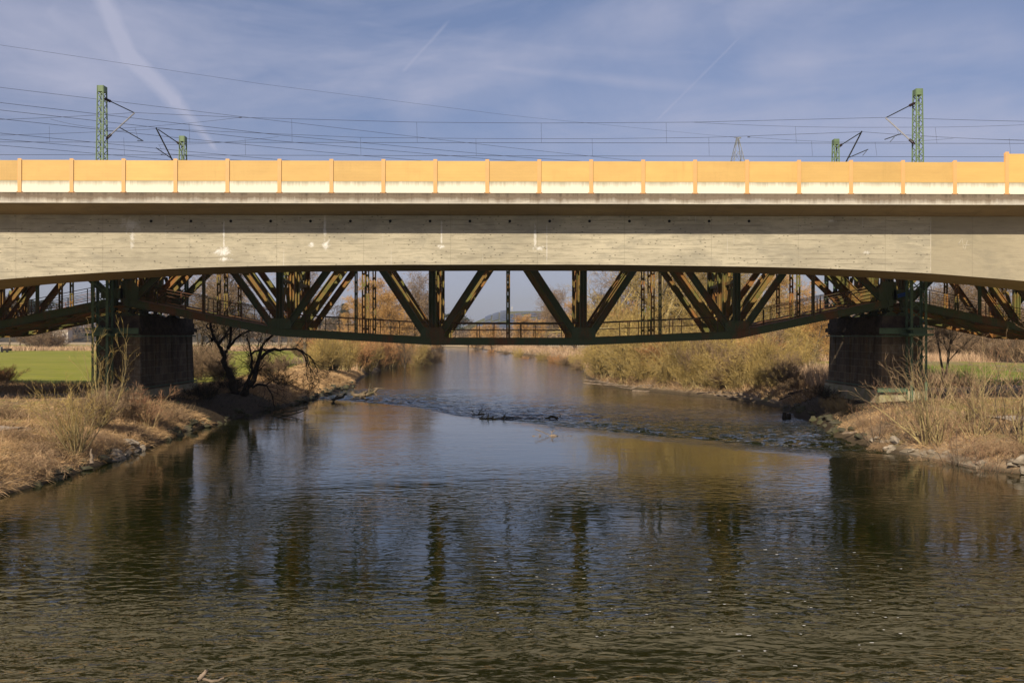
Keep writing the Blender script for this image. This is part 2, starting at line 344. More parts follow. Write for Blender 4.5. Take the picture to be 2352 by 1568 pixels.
def ground_mat():
    m,t,o = material('ground_soil_and_grass'); v = gpos(t)
    at = t.nodes.new('ShaderNodeAttribute'); at.attribute_name = 'green'; g = at.outputs['Fac']
    at2 = t.nodes.new('ShaderNodeAttribute'); at2.attribute_name = 'pale'; pl = at2.outputs['Fac']
    n1 = noise(t, mapped(t,v,(.05,.03,.05)), 1.0, 5, .6); n2 = noise(t, v, .6, 5, .65); n3 = noise(t, v, 4.0, 4, .6)
    soil = mixc(t, ramp(t,n2,.35,.65), (.29,.21,.13), (.40,.29,.18)); soil = mixc(t, ramp(t,n3,.45,.7,0,.6), soil, (.10,.075,.045))
    soil = mixc(t, ramp(t,noise(t,v,.3,4),.55,.68,0,.6), soil, (.15,.16,.04))
    grn = mixc(t, ramp(t,n1,.35,.65), (.25,.27,.03), (.34,.32,.06)); grn = mixc(t, ramp(t,n2,.42,.7,0,.6), grn, (.32,.28,.085))
    grn = mixc(t, ramp(t,noise(t,mapped(t,v,(.12,.5,1)),1.0,4),.5,.7,0,.4), grn, (.10,.16,.02))
    k = ramp(t, math_(t,'ADD',g,math_(t,'MULTIPLY',math_(t,'SUBTRACT',n2,.5),.8)), .4, .6)
    c = mixc(t, k, soil, grn)
    c = mixc(t, ramp(t, math_(t,'ADD',pl,math_(t,'MULTIPLY',math_(t,'SUBTRACT',n2,.5),.6)), .4, .6), c, (.47,.36,.21))
    z = nd(t,'SeparateXYZ',Vector=v).outputs[2]
    c = mixc(t, ramp(t,z,.02,.3,.8,0), c, (.045,.035,.022)); ad=t.nodes.new('ShaderNodeAttribute'); ad.attribute_name='dark'; c = mixc(t, ad.outputs['Fac'], c, (.05,.037,.024))  # last mix lays the painted bank shade over soil and grass
    principled(t,o,c,.95,n3,.6,.06,spec=.08); return m
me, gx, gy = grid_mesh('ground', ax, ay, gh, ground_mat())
d = bankd(gx,gy)
green = np.zeros_like(gx)
left = gx < 0
gedge = np.interp(gy, [85,95,140,200,335], [4,8,5,10,4])
green = np.where(left & (gy>97+NT(gx,gy)*1.5) & (gy<330+NT(gx,gy)*3) & (d>gedge), 1.0, green)
green = np.where(left & (gy>57) & (gy<76) & (d>3.5), .45, green)
green = np.where(left & (gy>372) & (gy<560) & (d>9), .7, green)
green = np.where(~left & (gy>98) & (gy<215) & (d>8), .47+.3*NT(gx,gy), green)
green = np.where(~left & (gy>62.5) & (gy<78) & (d>6), .5, green)
green = np.where(gy<30, .6, green)
pale = np.where(left & (gy>330) & (gy<372), .8, 0); pale = np.where(left&(gy>560)&(gy<760), .75, pale)
pale = np.where(~left & (gy>188) & (d>20), .62, pale)
dark=np.clip(np.interp(gy,[72.5,76,97,104],[0,1,1,0])*np.interp(d,[6,11],[1,0]),0,1)*.85  # painted shade: darkens the banks under and around the bridges
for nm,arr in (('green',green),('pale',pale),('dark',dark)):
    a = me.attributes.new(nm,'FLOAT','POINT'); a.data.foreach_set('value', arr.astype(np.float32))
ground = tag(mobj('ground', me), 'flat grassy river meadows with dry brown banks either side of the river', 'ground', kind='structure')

# ------------------------------------------------------------------ water
WL = np.array([(-22,112),(-14.2,106.8),(-8,97),(-3.4,86.4),(0,81.5),(4.7,76.7),(8.7,70.6),(12.7,65.9),(17.4,61.3),(23,58)])
def weir(X,Y):
    yw = np.interp(X, WL[:,0], WL[:,1]) + NW(X*2,X*0+50)*.5
    return (Y-yw)
waxx = np.array([-3000,-1200,-500,-250,-150,-100,-70,-50,-36]+list(np.arange(-30,30.1,.22))+[36,50,70,100,150,300,700,1500,3000])
wayy = np.array([-120,-60,-20,0]+list(np.arange(8,56,.5))+list(np.arange(56,135,.22))+axis(135,150,.5,820,1.04))
wn1 = SN(21,40,.12,.9); wn2 = SN(22,40,.35,1.6)
def wz(X,Y):
    s = weir(X,Y); on = 1/(1+np.exp(-np.clip(s,-30,30)*1.4)); dec = np.exp(-np.maximum(s-4,0)/14.0)
    z = -.16*on
    z = z + on*dec*(wn1(X*.8,Y*1.1)*.10+wn2(X*.7,Y*1.3)*.075)
    z = z + .045*np.exp(-((s-1.0)/.9)**2)*(1+.5*wn1(X,Y)) + .035*np.exp(-((s-3.0)/.9)**2)
    ins = (np.abs(X)<30)&(Y<134)
    return np.where(ins, z, np.where(Y>=134,-.16,0.0))
def water_mat():
    m,t,o = material('river_water'); v = gpos(t)
    at = t.nodes.new('ShaderNodeAttribute'); at.attribute_name='turb'; tb = at.outputs['Fac']
    af = t.nodes.new('ShaderNodeAttribute'); af.attribute_name='foam'; fo = af.outputs['Fac']
    aw = t.nodes.new('ShaderNodeAttribute'); aw.attribute_name='wind'; wi = aw.outputs['Fac']
    patch = noise(t, mapped(t,v,(.07,.13,.1),(3,7,0)), 1.0, 3, .5)
    a = noise(t, mapped(t,v,(1.65,2.7,1),(0,0,0),(0,0,.15)), 1.0, 3, .36, .8)
    b = noise(t, mapped(t,v,(3.4,5.6,1),(4,1,0),(0,0,-.2)), 1.0, 3, .5, .3)
    c3 = noise(t, mapped(t,v,(.25,.5,1),(1,1,0)), 1.0, 2, .5)
    h = math_(t,'ADD',math_(t,'MULTIPLY',a,.80),math_(t,'MULTIPLY',b,.085))
    rf = noise(t, mapped(t,v,(.55,1.5,1),(2,9,0)), 1.0, 3, .6, .6)
    w = math_(t,'ADD',math_(t,'MULTIPLY',ramp(t,patch,.36,.62,.3,1.5),wi),math_(t,'MULTIPLY',tb,11.0))
    h = math_(t,'ADD',math_(t,'MULTIPLY',h,w),math_(t,'ADD',math_(t,'MULTIPLY',c3,.35),math_(t,'MULTIPLY',math_(t,'MULTIPLY',rf,tb),9.0)))
    bp = nd(t,'Bump', Strength=1.0, Distance=.034, Height=h)
    fn = noise(t, mapped(t,v,(2.5,6,1)), 1.0, 5, .7)
    fm = ramp(t, math_(t,'ADD',fo,math_(t,'MULTIPLY',math_(t,'SUBTRACT',fn,.5),1.4)), .62, .8)
    deep = mixc(t, ramp(t,patch,.35,.7), (.010,.0125,.0012), (.015,.0165,.0018))
    col = mixc(t, fm, deep, (.6,.6,.58))
    p = nd(t,'BsdfPrincipled', Base_Color=col, Roughness=math_(t,'ADD',.045,math_(t,'MULTIPLY',fm,.6)), IOR=1.333, Normal=bp.outputs[0])
    p.inputs['Specular IOR Level'].default_value = .44
    t.links.new(p.outputs[0], o.inputs[0]); return m
me, wx, wy = grid_mesh('river', waxx, wayy, wz, water_mat())
s = weir(wx,wy)
turb = np.where(np.abs(wx)<30, np.exp(-np.maximum(s-14,0)/12.0)*np.clip((s+.9)/1.8,0,1)+.22*np.exp(-((s+2.5)/2.2)**2)*np.interp(wx,[-5,6],[0,1]), 0)*np.clip(1+.5*wn1(wx*.3,wy*.3),.2,1.6)
turb = np.where(wy<134, turb, .05)
foam = np.exp(-((s-1.3)/1.2)**2)*np.interp(wx,[-14,4,8,22],[.05,.22,.46,.40])+np.exp(-((s-4)/3.0)**2)*np.interp(wx,[-14,8,14,22],[0,.1,.3,.3])
wind = np.interp(wy, [0,36,44,56,70,110,200,600],[.74,.72,.58,.36,.34,.55,.7,.7])
wind = wind*np.interp(np.abs(wx),[0,14,22],[1,.95,.8])
for nm,arr in (('turb',turb),('foam',foam),('wind',wind)):
    a = me.attributes.new(nm,'FLOAT','POINT'); a.data.foreach_set('value', arr.astype(np.float32))
river = tag(mobj('river', me), 'dark green-brown river with rippled surface and a low weir line', 'river', kind='structure')

# paths
def path_strip(xs, yc, w, seed):
    r = SN(seed,10,.1,.8); v=[]; f=[]
    for i,x in enumerate(xs):
        for k in range(5):
            y = yc(x)+(k/4-.5)*(w+.5*float(r(x,k*3.0))); v.append((x,y,ghs(x,y)+.05+(.03 if 0<k<4 else -.06)))
    for i in range(len(xs)-1):
        for k in range(4):
            a=i*5+k; f.append((a,a+5,a+6,a+1))
    return v,f
v1,f1 = path_strip(np.arange(-90,-24.2,.5), lambda x:54.5+.02*(x+24), 3.2, 31)
q = MB(); q.add(v1,f1); tag(q.build('path', M['gravel']), 'pale gravel path on the left bank', 'path', kind='structure')
v1,f1 = path_strip(np.arange(26.5,90,.5), lambda x:60.5+.01*(x-26), 3.6, 32)
q = MB(); q.add(v1,f1); tag(q.build('path', M['gravel']), 'pale gravel path on the right bank', 'path', kind='structure')
# ------------------------------------------------------------------ concrete railway bridge
GR = 5*64/2550/ (2352*64/2550)      # slope of the deck (z per x)
SL = math.atan(GR)
cb = empty('concrete_bridge', (0,69,0))
tag(cb, 'long concrete box girder railway bridge with haunched underside, nearer of the two bridges', 'bridge')
BD = []                                # everything that rides on the tilted deck
def build_l(mb, name, m, parent, **k): return mb.build(name, m, parent, **k)
sof = [(-900,780),(-650,745),(-400,700),(-200,665),(0,641),(220,626.5),(439,614.8),(632,610),(900,608),(1170,607.3),(1378,607.5),(1744,612.7),(1952,618.5),(2134,627.5),(2352,645),(2560,668),(2800,705),(3050,745),(3250,780)]
sx = np.array([PX(a,66.4) for a,b in sof]); sz = np.array([PZ(b,66.4) for a,b in sof]) + sx*GR
def soffit(x):
    # smooth interpolation
    return float(np.interp(x, SXF, SZF))
SXF = np.linspace(sx[0], sx[-1], 400); _z = np.interp(SXF, sx, sz); _k = np.ones(13)/13
SZF = np.convolve(np.pad(_z,6,'edge'), _k, 'valid')
XJ = PX(2137,66.4)
ZT, ZB, ZW = 14.42, 13.83, 13.40
def girder(x0, x1, front, n):
    mb = MB(); xs = np.linspace(x0,x1,n); v=[]; f=[]
    for x in xs:
        z = soffit(x); v += [(x,front,ZW),(x,front,z+.0),(x,72.9,z),(x,72.9,ZW)]
    for i in range(n-1):
        a=i*4
        for k in range(4): f.append((a+k,a+(k+1)%4,a+4+(k+1)%4,a+4+k))
    f += [(0,1,2,3),(4*n-4,4*n-1,4*n-2,4*n-3)]
    mb.add(v,f); return mb
def gmat(p): return 1 if p.normal.z < -.6 else 0  # downward faces get the shade-tinted concrete
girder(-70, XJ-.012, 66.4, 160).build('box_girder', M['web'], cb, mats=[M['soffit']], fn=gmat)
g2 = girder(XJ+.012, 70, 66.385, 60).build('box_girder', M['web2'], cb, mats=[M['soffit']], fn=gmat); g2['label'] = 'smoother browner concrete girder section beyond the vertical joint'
# deck slab with cantilever wings
mb = MB(); xs = (-70, XJ, 70)
prof = [(64.32,ZT-.03),(64.32,ZB+.02),(66.38,ZW+.004),(72.95,ZW+.004),(74.35,ZB),(74.35,ZT-.03)]
for (a,b) in ((-70,XJ),(XJ,70)):
    n=len(prof); mb.add([(a,y,z) for y,z in prof]+[(b,y,z) for y,z in prof], [tuple(range(n)),tuple(range(2*n-1,n-1,-1))]+[(i,(i+1)%n,(i+1)%n+n,i+n) for i in range(n)])
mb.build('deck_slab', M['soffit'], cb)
MB().box((-70,64.0,ZB),(70,64.317,ZT)).build('edge_beam', M['fascia'], cb)
MB().box((-70,74.353,ZB),(70,74.6,ZT)).build('edge_beam', M['fascia'], cb)
# pour joint strip and its cap ends
for i in range(16):
    x = PX(346+91.55*i,66.4); z = PZ(508,66.4)+x*GR
    q = MB(); q.cyl((x,66.40,z),(x,66.375,z),.085,14); q.build('anchor_cap', M['black'], cb)
mb = MB(); mb.box((XJ-.035,66.376,soffit(XJ)+.02),(XJ+.01,66.40,ZW-.02)); mb.build('joint_seal', M['chalk'], cb)
# scratches on the browner section
mb = MB()
def scr(a,b,w=.03):
    pa=P(*a,66.372); pb=P(*b,66.372); pa.z+=pa.x*GR; pb.z+=pb.x*GR; mb.beam(pa,pb,w,.012)
for a,b in (((2205,556),(2199.5,561)),((2209,548),(2212,571)),((2209,548),(2200,560)),((2221,552),(2215,574)),((2213,563),(2226,563))): scr(a,b)
mb.build('chalk_marks', M['chalk'], cb)
# noise barrier: posts, orange panels, white plinths
nb = empty('noise_barrier', (0,64.2,ZT)); tag(nb, 'low orange noise barrier with posts over white plinth panels along the concrete bridge edge', 'barrier')
px0 = [44+119.45*i for i in range(-10,31)]
z_of = lambda y: PZ(y,64.0)
PT, PB_, PL = 16.30, 15.115, ZT+.02
for i,p in enumerate(px0):
    x = PX(p,64.0); tall = i >= 29; top = PT+.50 if tall else PT
    q = MB(); q.box((x-.11,64.03,PL-.0),(x+.11,64.045,top+.09)); q.box((x-.012,64.045,PL),(x+.012,64.20,top+.088)); q.box((x-.11,64.20,PL),(x+.11,64.215,top+.05))
    q.build('post', M['orange_post'], nb)
    q = MB(); q.box((x-.2,64.02,ZT+.002),(x+.2,64.3,ZT+.03)); q.box((x-.16,64.03,ZT+.03),(x-.13,64.06,ZT+.07)); q.box((x+.13,64.03,ZT+.03),(x+.16,64.06,ZT+.07)); q.build('base_plate', M['plank'], nb)
    if i+1 < len(px0):
        x2 = PX(px0[i+1],64.0); j = RS.uniform(-.012,.012)
        MB().box((x+.02,64.07,PL+.01),(x2-.02,64.19,PB_-.006+j)).build('plinth_panel', M['plinth'], nb)
        q = MB(); tp = PT+.48 if i>=29 else PT+RS.uniform(-.012,.012); q.box((x+.02,64.085,PB_+.006+j),(x2-.02,64.17,tp)); q.build('acoustic_panel', M['orange'], nb)
# rail deck details: ballast, tracks (seen from a step aside only)
MB().box((-70,64.6,ZT-.02),(70,74.0,ZT+.12)).build('ballast_bed', M['gravel'], cb)
# piers of the concrete bridge, both outside the frame
for sgn in (-1,1):
    pr = empty('bridge_pier',(sgn*45,69,0)); tag(pr, 'broad concrete pier under the %s end of the concrete bridge'%('left' if sgn<0 else 'right'), 'pier', 'concrete bridge piers')
    MB().box((sgn*45-1.3,66.8,-1),(sgn*45+1.3,72.5,soffit(sgn*45)-.12)).build('shaft', M['web2'], pr)
    MB().box((sgn*45-1.0,67.4,soffit(sgn*45)-.12),(sgn*45+1.0,71.9,soffit(sgn*45)+.0)).build('bearing', M['black'], pr)
for o in (cb,nb):
    o.rotation_euler = (0,SL,0)

# ------------------------------------------------------------------ catenary masts
def mast(name_label, x0, x1, xs_, ytop, ybot_px, xb0, xb1, D, dep, arm, side, group='catenary masts on the concrete bridge'):
    """x0,x1: front face at the top; xb0,xb1: front face at barrier height (ybot_px)"""
    zt = PZ(ytop,D); zb = PZ(ybot_px,D); base = 14.42-((x0+x1)/2-CX)*D/F*GR
    r = empty('catenary_mast', (PX((x0+x1)/2,D),D+dep/2,base)); tag(r, name_label, 'mast', group)
    def cor(z, k):
        u = (zt-z)/(zt-zb); a = PX(x0+(xb0-x0)*u,D); b = PX(x1+(xb1-x1)*u,D); c=(a+b)/2; hw=(b-a)/2; hd = dep/2*(1+.22*u)
        return Vector((c+hw*(-1 if k in (0,3) else 1), D+dep/2+hd*(-1 if k in (0,1) else 1), z))
    for k in range(4):
        q = MB(); a=cor(base,k); b=cor(zt,k); ix = 1 if k in (0,3) else -1; iy = 1 if k in (0,1) else -1
        q.beam(a,b,.085,.012,up=(0,1,0),off=(0,0)); q.beam(a,b,.012,.085,up=(0,1,0)); q.build('leg', M['green'], r)
    q = MB(); n = int((zt-base)/.33); zs = np.linspace(base,zt-.35,n)
    for fc,(a,b) in enumerate(((0,1),(1,2),(2,3),(3,0))):
        up = (0,1,0) if fc in (0,2) else (1,0,0)
        for i in range(n-1):
            k0,k1 = (a,b) if i%2 else (b,a); q.beam(cor(zs[i],k0),cor(zs[i+1],k1),.05,.012,up=up)
    q.build('bracing', M['green'], r)
    q = MB(); c0=cor(zt-.02,0); c2=cor(zt-.02,2); q.box((c0.x-.02,c0.y-.02,zt-.36),(c2.x+.02,c2.y+.02,zt)); q.build('cap', M['green'], r)
    Dt = arm['D']
    def A(p, w): return P(p[0],p[1], D+dep/2+(Dt-D-dep/2)*w)
    q = MB(); q.tube([A(arm['stay'][0],0),A(arm['stay'][1],1)],.032,8); q.build('stay_tube', M['tubeD'], r)
    q = MB(); q.tube([A(arm['tube'][0],0),A(arm['tube'][1],1)],.045,8); q.build('bracket_tube', M['tubeL'] if arm.get('light') else M['tubeD'], r)
    q = MB(); q.tube([A(arm['arm'][0],arm['w'][0]),A(arm['arm'][1],arm['w'][1])],.028,6); a=A(arm['reg'][0],1.0);b=A(arm['reg'][1],1.0); q.tube([a,b],.02,6); q.build('registration_arm', M['tubeD'], r)
    for p,e in ((arm['stay'],0),(arm['tube'],0)):
        a=A(p[0],0); b=A(p[1],1); dd=(b-a).normalized(); q=MB()
        a0 = a - dd*.15
        q.cyl(a0,a0+dd*.62,.035,8)
        for k in range(4): q.cyl(a0+dd*(.12+.11*k),a0+dd*(.155+.11*k),.085,10)
        q.build('insulator', M['insul'], r)
    return r
mast('tall green lattice mast rising behind the orange barrier on the left, arm pointing right',224,237,0,196,368,222,238,65.2,.55,
     dict(D=67.6,stay=((243.3,228.2),(308,259)),tube=((247,316.4),(308.5,260)),light=1,arm=((275.3,293.4),(329,324)),w=(.5,1),reg=((315,323.6),(326.7,323.6))),1)
mast('short green lattice mast behind the barrier on the left with its arm pointing left',412.5,422.8,0,312,370,412,423,73.2,.5,
     dict(D=70.6,stay=((413,331),(364,298)),tube=((408,392),(358.7,294.6)),arm=((393,363.5),(358.7,340)),w=(.3,1),reg=((369.5,355),(379,357))),1)
mast('tall green lattice mast near the right end of the barrier with its arm pointing left',2104.9,2118.4,0,203.5,371,2103.7,2120,65.2,.55,
     dict(D=67.6,stay=((2099,238),(2035.7,270.2)),tube=((2097,328),(2034.6,271.5)),light=1,arm=((2069,307.7),(2032,320.6)),w=(.5,1),reg=((2054.5,314.7),(2044.5,325.9))),-1)
mast('short green lattice mast behind the barrier on the right with its arm pointing right',1917,1926.5,0,319,370,1916.5,1927,73.2,.5,
     dict(D=70.6,stay=((1927,336.5),(1976,305.4)),tube=((1931,396),(1979.5,301.8)),arm=((1950.8,361.6),(1993.6,343.4)),w=(.3,1),reg=((1990.6,346.4),(1981.3,357.5))),-1)

# ------------------------------------------------------------------ overhead lines
def wire(pts, D, r=.011, D1=None):
    """smooth curve through pixel points; depth runs from D to D1"""
    xs = [p[0] for p in pts]; ys=[p[1] for p in pts]; D1 = D1 or D
    n = max(12,len(pts)*6); X = np.linspace(xs[0],xs[-1],n)
    co = np.polyfit(xs,ys,min(3,len(pts)-1)); Y = np.polyval(co,X)
    if len(pts)>4: Y = np.interp(X,xs,ys)
    inv = 1/D+(1/D1-1/D)*(X-xs[0])/(xs[-1]-xs[0])
    return [P(x,y,1/i) for x,y,i in zip(X,Y,inv)]
def sag(x0,y0,xm,ym,x1,y1): return [(x0,y0),(xm,ym),(x1,y1)]
DA, DB = 67.6, 70.6
for nm,D,cy,mes,stc,drops in (
    ('nearer, higher overhead line with contact wire and droppers above the barrier',DA,(326.5,329.5),
     [[(-700,283),(-300,281),(100,271),(308,259)],[(308,259),(552,270),(957,281),(1243,283),(1590,281),(2036,270)],[(2036,270),(2352,279),(2700,284)]],
     [[(308,293),(434,283),(552,270)],[(308,293),(210,292),(116,274)],[(1590,281),(1830,291),(2060,292.5)],[(2060,292.5),(2230,291),(2352,287)]],
     [(670,274,671,328),(957,281,958.5,328.5),(1243,283,1243.5,328.5),(1530,282,1531,328.5),(1827,291,1829,329),(2058,292,2066,312),(2148,292,2152,329),(434,283,436,328),(310,293,318,323),(113,290,114,327)]),
    ('farther, lower overhead line with contact wire and droppers above the barrier',DB,(355,361),
     [[(-600,322),(-200,315),(100,308),(363,296)],[(363,296),(828,316),(1093,318.5),(1360,319),(1628,316),(1980,303)],[(1980,303),(2200,317),(2352,323),(2700,328)]],
     [[(640,314),(500,328),(363,333)],[(2100,311),(2200,317),(2352,322)],[(1720,315),(1860,324),(2000,327),(2190,318)]],
     [(563,318,564,356),(828,316,829,357.5),(1093,318.5,1094,357.5),(1360,319,1361,358),(1628,316,1629,358),(1864,324,1866,358.5),(2010,326,2014,358.5),(366,334,375,355),(284,316,286,356),(2318,318,2322,360)])):
    r = empty('overhead_line', (0,D,0)); tag(r, nm, 'overhead line')
    for mm in mes: MB().tube(wire(mm,D),.0105,4).build('messenger_wire', M['wire'], r)
    MB().tube([P(-700,cy[0]-1,D),P(2900,cy[1]+1,D)],.0125,4).build('contact_wire', M['wire'], r)
    for mm in stc: MB().tube(wire(mm,D),.008,4).build('stitch_wire', M['wire'], r)
    for a in drops: MB().tube([P(a[0],a[1],D),P(a[2],a[3],D)],.007,4).build('dropper', M['wire'], r)
    for a in ((552,270) if D==DA else (1720,315),): MB().cyl(P(a[0]-3,a[1],D),P(a[0]+3,a[1],D),.03,8).build('clamp', M['wire'], r)
pw = [[(-300,197),(0,236),(632,309.5),(1176,360),(1500,382)],[(-300,217),(0,253),(632,323.5),(1176,370),(1400,384)],[(-300,240),(0,273),(632,339),(1050,376)],
      [(-300,278),(0,306),(400,345),(700,372)],[(-300,295),(0,320),(400,355),(640,377)],[(-300,311),(0,334),(300,360),(500,378)]]
names = ['topmost','second from the top','third from the top','fourth from the top','fifth from the top','lowest']
for i,w_ in enumerate(pw):
    o = MB().tube(wire(w_,78,D1=120),.017,5).build('power_cable', M['wire'])
    tag(o,'thick black cable sloping down over the left half, %s of six'%names[i],'cable','six power cables sloping down behind the barrier')
o = MB().tube(wire([(-300,62),(0,103.5),(600,193),(1176,266),(1694,316.5)],110,D1=220),.014,5).build('power_cable', M['wire']); tag(o,'thin highest cable falling from upper left to the grey pylon top','cable')
o = MB().tube(wire([(-300,166),(0,201),(552,268),(1176,340),(1500,374)],110,D1=150),.019,5).build('power_cable', M['wire']); tag(o,'thin cable from the left mast level sloping down across both overhead lines','cable')

# pylon
r = empty('lattice_pylon',(PX(1694,220),220,ghs(PX(1694,220),220))); tag(r,'tall grey tapering lattice pylon behind the bridges, tip above the barrier','pylon')
cxp = PX(1694,220); W = [(316,.14),(370,1.12),(500,2.3),(660,3.6),(830,5.0)]
def pyc(y,k):
    hw = np.interp(y,[a for a,b in W],[b for a,b in W]); return Vector((cxp+hw*(-1 if k in (0,3) else 1)*.92-hw*.12*(1 if k>1 else -1), 220+hw*(-1 if k in (0,1) else 1), PZ(y,220)))
lv = [316,345,372,402,436,474,518,568,622,680,745,830]
for k in range(4):
    q=MB()
    for a,b in zip(lv[:-1],lv[1:]): q.beam(pyc(a,k),pyc(b,k),.12,.12)
    q.build('leg', M['galv'], r)
q=MB()
for a,b in zip(lv[:-1],lv[1:]):
    for k0,k1 in ((0,1),(1,2),(2,3),(3,0)):
        q.beam(pyc(a,k0),pyc(b,k1),.06,.06,up=(.3,1,0)); q.beam(pyc(a,k1),pyc(b,k0),.06,.06,up=(.3,1,0))
q.build('bracing', M['galv'], r)
q=MB(); q.box((cxp-.7,219.9,PZ(316.6,220)),(cxp+.2,220.1,PZ(315.4,220)));q.box((cxp+.18,219.8,PZ(318.0,220)),(cxp+.7,220.2,PZ(315.5,220))); q.build('tip_bracket', M['galv'], r)
# ------------------------------------------------------------------ old steel truss bridges
YT = [79.5, 83.6, 85.7, 90.0]
D0 = 79.5
ZTOP = PZ(530,D0)
SPANS = {'middle':([293,643,993,1340,1692,2043],[694,763,783.5,784,769,696]),
         'left':([261,-89,-439,-789,-1139],[694,764,783,783,764]),
         'right':([2075,2425,2775,3125,3475],[697,769,784,784,764])}
def span(line, key):
    xs,ys = SPANS[key]; X=[PX(a,D0) for a in xs]; Z=[PZ(b,D0) for b in ys]
    ya,yb = YT[2*line],YT[2*line+1]
    r = empty('truss_span', (X[0],(ya+yb)/2,Z[0]))
    tag(r, '%s span of the %s rusty green steel truss bridge'%(key, 'nearer' if line==0 else 'farther'), 'bridge', 'spans of the twin steel truss bridges')
    n = len(X)
    for pi,y in enumerate((ya,yb)):
        m = M['steel_shaded'] if (line==0 and pi==0) else M['steel']  # nearest plane gets the shade-darkened steel
        q = MB()
        for i in range(n-1):
            a=Vector((X[i],y,Z[i])); b=Vector((X[i+1],y,Z[i+1]))
            q.beam(a,b,.47,.03,up=(0,1,0),off=(0,-.20)); q.beam(a,b,.47,.03,up=(0,1,0),off=(0,.20))
            q.beam(a,b,.035,.56,up=(0,1,0),off=(.245,0)); q.beam(a,b,.035,.56,up=(0,1,0),off=(-.245,0))
            # splice plates and rivet heads along the bottom flange
            L=(b-a).length; t=(b-a)/L
            for k in range(int(L/.17)):
                p=a+t*(k*.17+.1); q.box((p.x-.035,y-.235,p.z-.295),(p.x+.035,y-.165,p.z-.26))
            mid=a+(b-a)*.12; q.beam(mid-t*.9,mid+t*.9,.38,.02,off=(0,-.226))
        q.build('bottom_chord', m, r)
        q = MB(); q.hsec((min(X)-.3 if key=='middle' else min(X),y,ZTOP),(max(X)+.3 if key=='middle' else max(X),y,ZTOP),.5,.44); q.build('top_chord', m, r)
        for i in range(n):
            q=MB(); q.hsec((X[i],y,Z[i]-.25),(X[i],y,ZTOP-.25),.44,.40); q.beam((X[i],y,Z[i]-.2),(X[i],y,ZTOP-.3),.05,.41); q.build('vertical_post', m, r)
            q=MB(); zc=Z[i]+.28; hw=.85; h1=.72
            q.prism([(X[i]-hw,zc-.02),(X[i]+hw,zc-.02),(X[i]+hw,zc+h1*.75),(X[i]+hw*.75,zc+h1),(X[i]-hw*.75,zc+h1),(X[i]-hw,zc+h1*.75)] if 0<i<n-1 or key!='middle' else
                    [(X[i]-.45,zc-.3),(X[i]+.75,zc-.3),(X[i]+.9,zc+.7),(X[i]+.5,zc+1.25),(X[i]-.45,zc+1.25)] if i==0 else
                    [(X[i]+.45,zc-.3),(X[i]-.75,zc-.3),(X[i]-.9,zc+.7),(X[i]-.5,zc+1.25),(X[i]+.45,zc+1.25)], y-.176,y-.160)
            q.build('gusset_plate', m, r)
            if i<n-1:
                xm=(X[i]+X[i+1])/2; zm=(Z[i]+Z[i+1])/2; gp=.065 if (line==0 and pi==0) else .10
                for a,b in ((i,0),(i+1,1)):
                    q=MB(); p0=Vector((X[a],y,Z[a])); p1=Vector((xm,y,ZTOP)); t=(p1-p0).normalized()
                    sh = Vector((.22 if b==0 else -.22,0,.0))
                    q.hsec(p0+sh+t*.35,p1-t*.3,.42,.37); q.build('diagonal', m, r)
                q=MB(); q.beam((xm-gp,y,zm+.2),(xm-gp,y,ZTOP-.25),.09,.16); q.beam((xm+gp,y,zm+.2),(xm+gp,y,ZTOP-.25),.09,.16)
                for k in range(9):
                    z=zm+.6+k*(ZTOP-zm-1)/8; q.box((xm-gp+.044,y-.07,z-.09),(xm+gp-.044,y+.07,z+.09))
                q.build('hanger', m, r)
        # walkway railing just inside each truss
        yy = y+.38 if pi==0 else y-.38
        q=MB()
        for i in range(n-1):
            a=Vector((X[i],yy,Z[i]+.28)); b=Vector((X[i+1],yy,Z[i+1]+.28)); steep=abs(Z[i+1]-Z[i])>1
            for h in ((.35,.62,.9,1.12) if steep else (.55,1.06)): q.beam(a+Vector((0,0,h)),b+Vector((0,0,h)),.045 if h>1 else .03,.045)
            m_ = 5 if steep else 3
            for k in range(m_+1):
                p=a+(b-a)*((k+.35*pi)/(m_+.4)); q.beam(p,p+Vector((0,0,1.08)),.055,.055)
        q.build('railing', M['rail'], r)
    # floor, cross frames, bracing
    q=MB(); q2=MB()
    for i in range(n-1):
        a=Vector((X[i],0,Z[i]+.22)); b=Vector((X[i+1],0,Z[i+1]+.22)); L=(b-a).length; t=(b-a)/L
        k=0
        while k*1.35+1.3<L:
            p0=a+t*(k*1.35+.03); p1=a+t*(k*1.35+1.28)
            for w0,w1 in (((ya+.30,ya+1.5),) if i in (1,2,3) or key!='middle' else ((ya+.3,ya+1.9),(ya+2.2,yb-.3))):
                yc=(w0+w1)/2; q.beam((p0.x,yc,p0.z),(p1.x,yc,p1.z),.035,w1-w0,up=(0,1,0))
            k+=1
        for k in range(5):
            p=a+(b-a)*(k/5); q2.beam((p.x,ya,p.z-.28),(p.x,yb,p.z-.28),.14,.22,up=(0,0,1))
        for s0,s1 in ((ya,yb),(yb,ya)):
            m_=(a+b)/2
            q2.beam((a.x,s0,a.z-.35),(m_.x,s1,m_.z-.35),.10,.10,up=(0,0,1)); q2.beam((m_.x,s0,m_.z-.35),(b.x,s1,b.z-.35),.10,.10,up=(0,0,1))
    q.build('walkway_floor', M['plank'], r); q2.build('lateral_bracing', M['steel'], r)
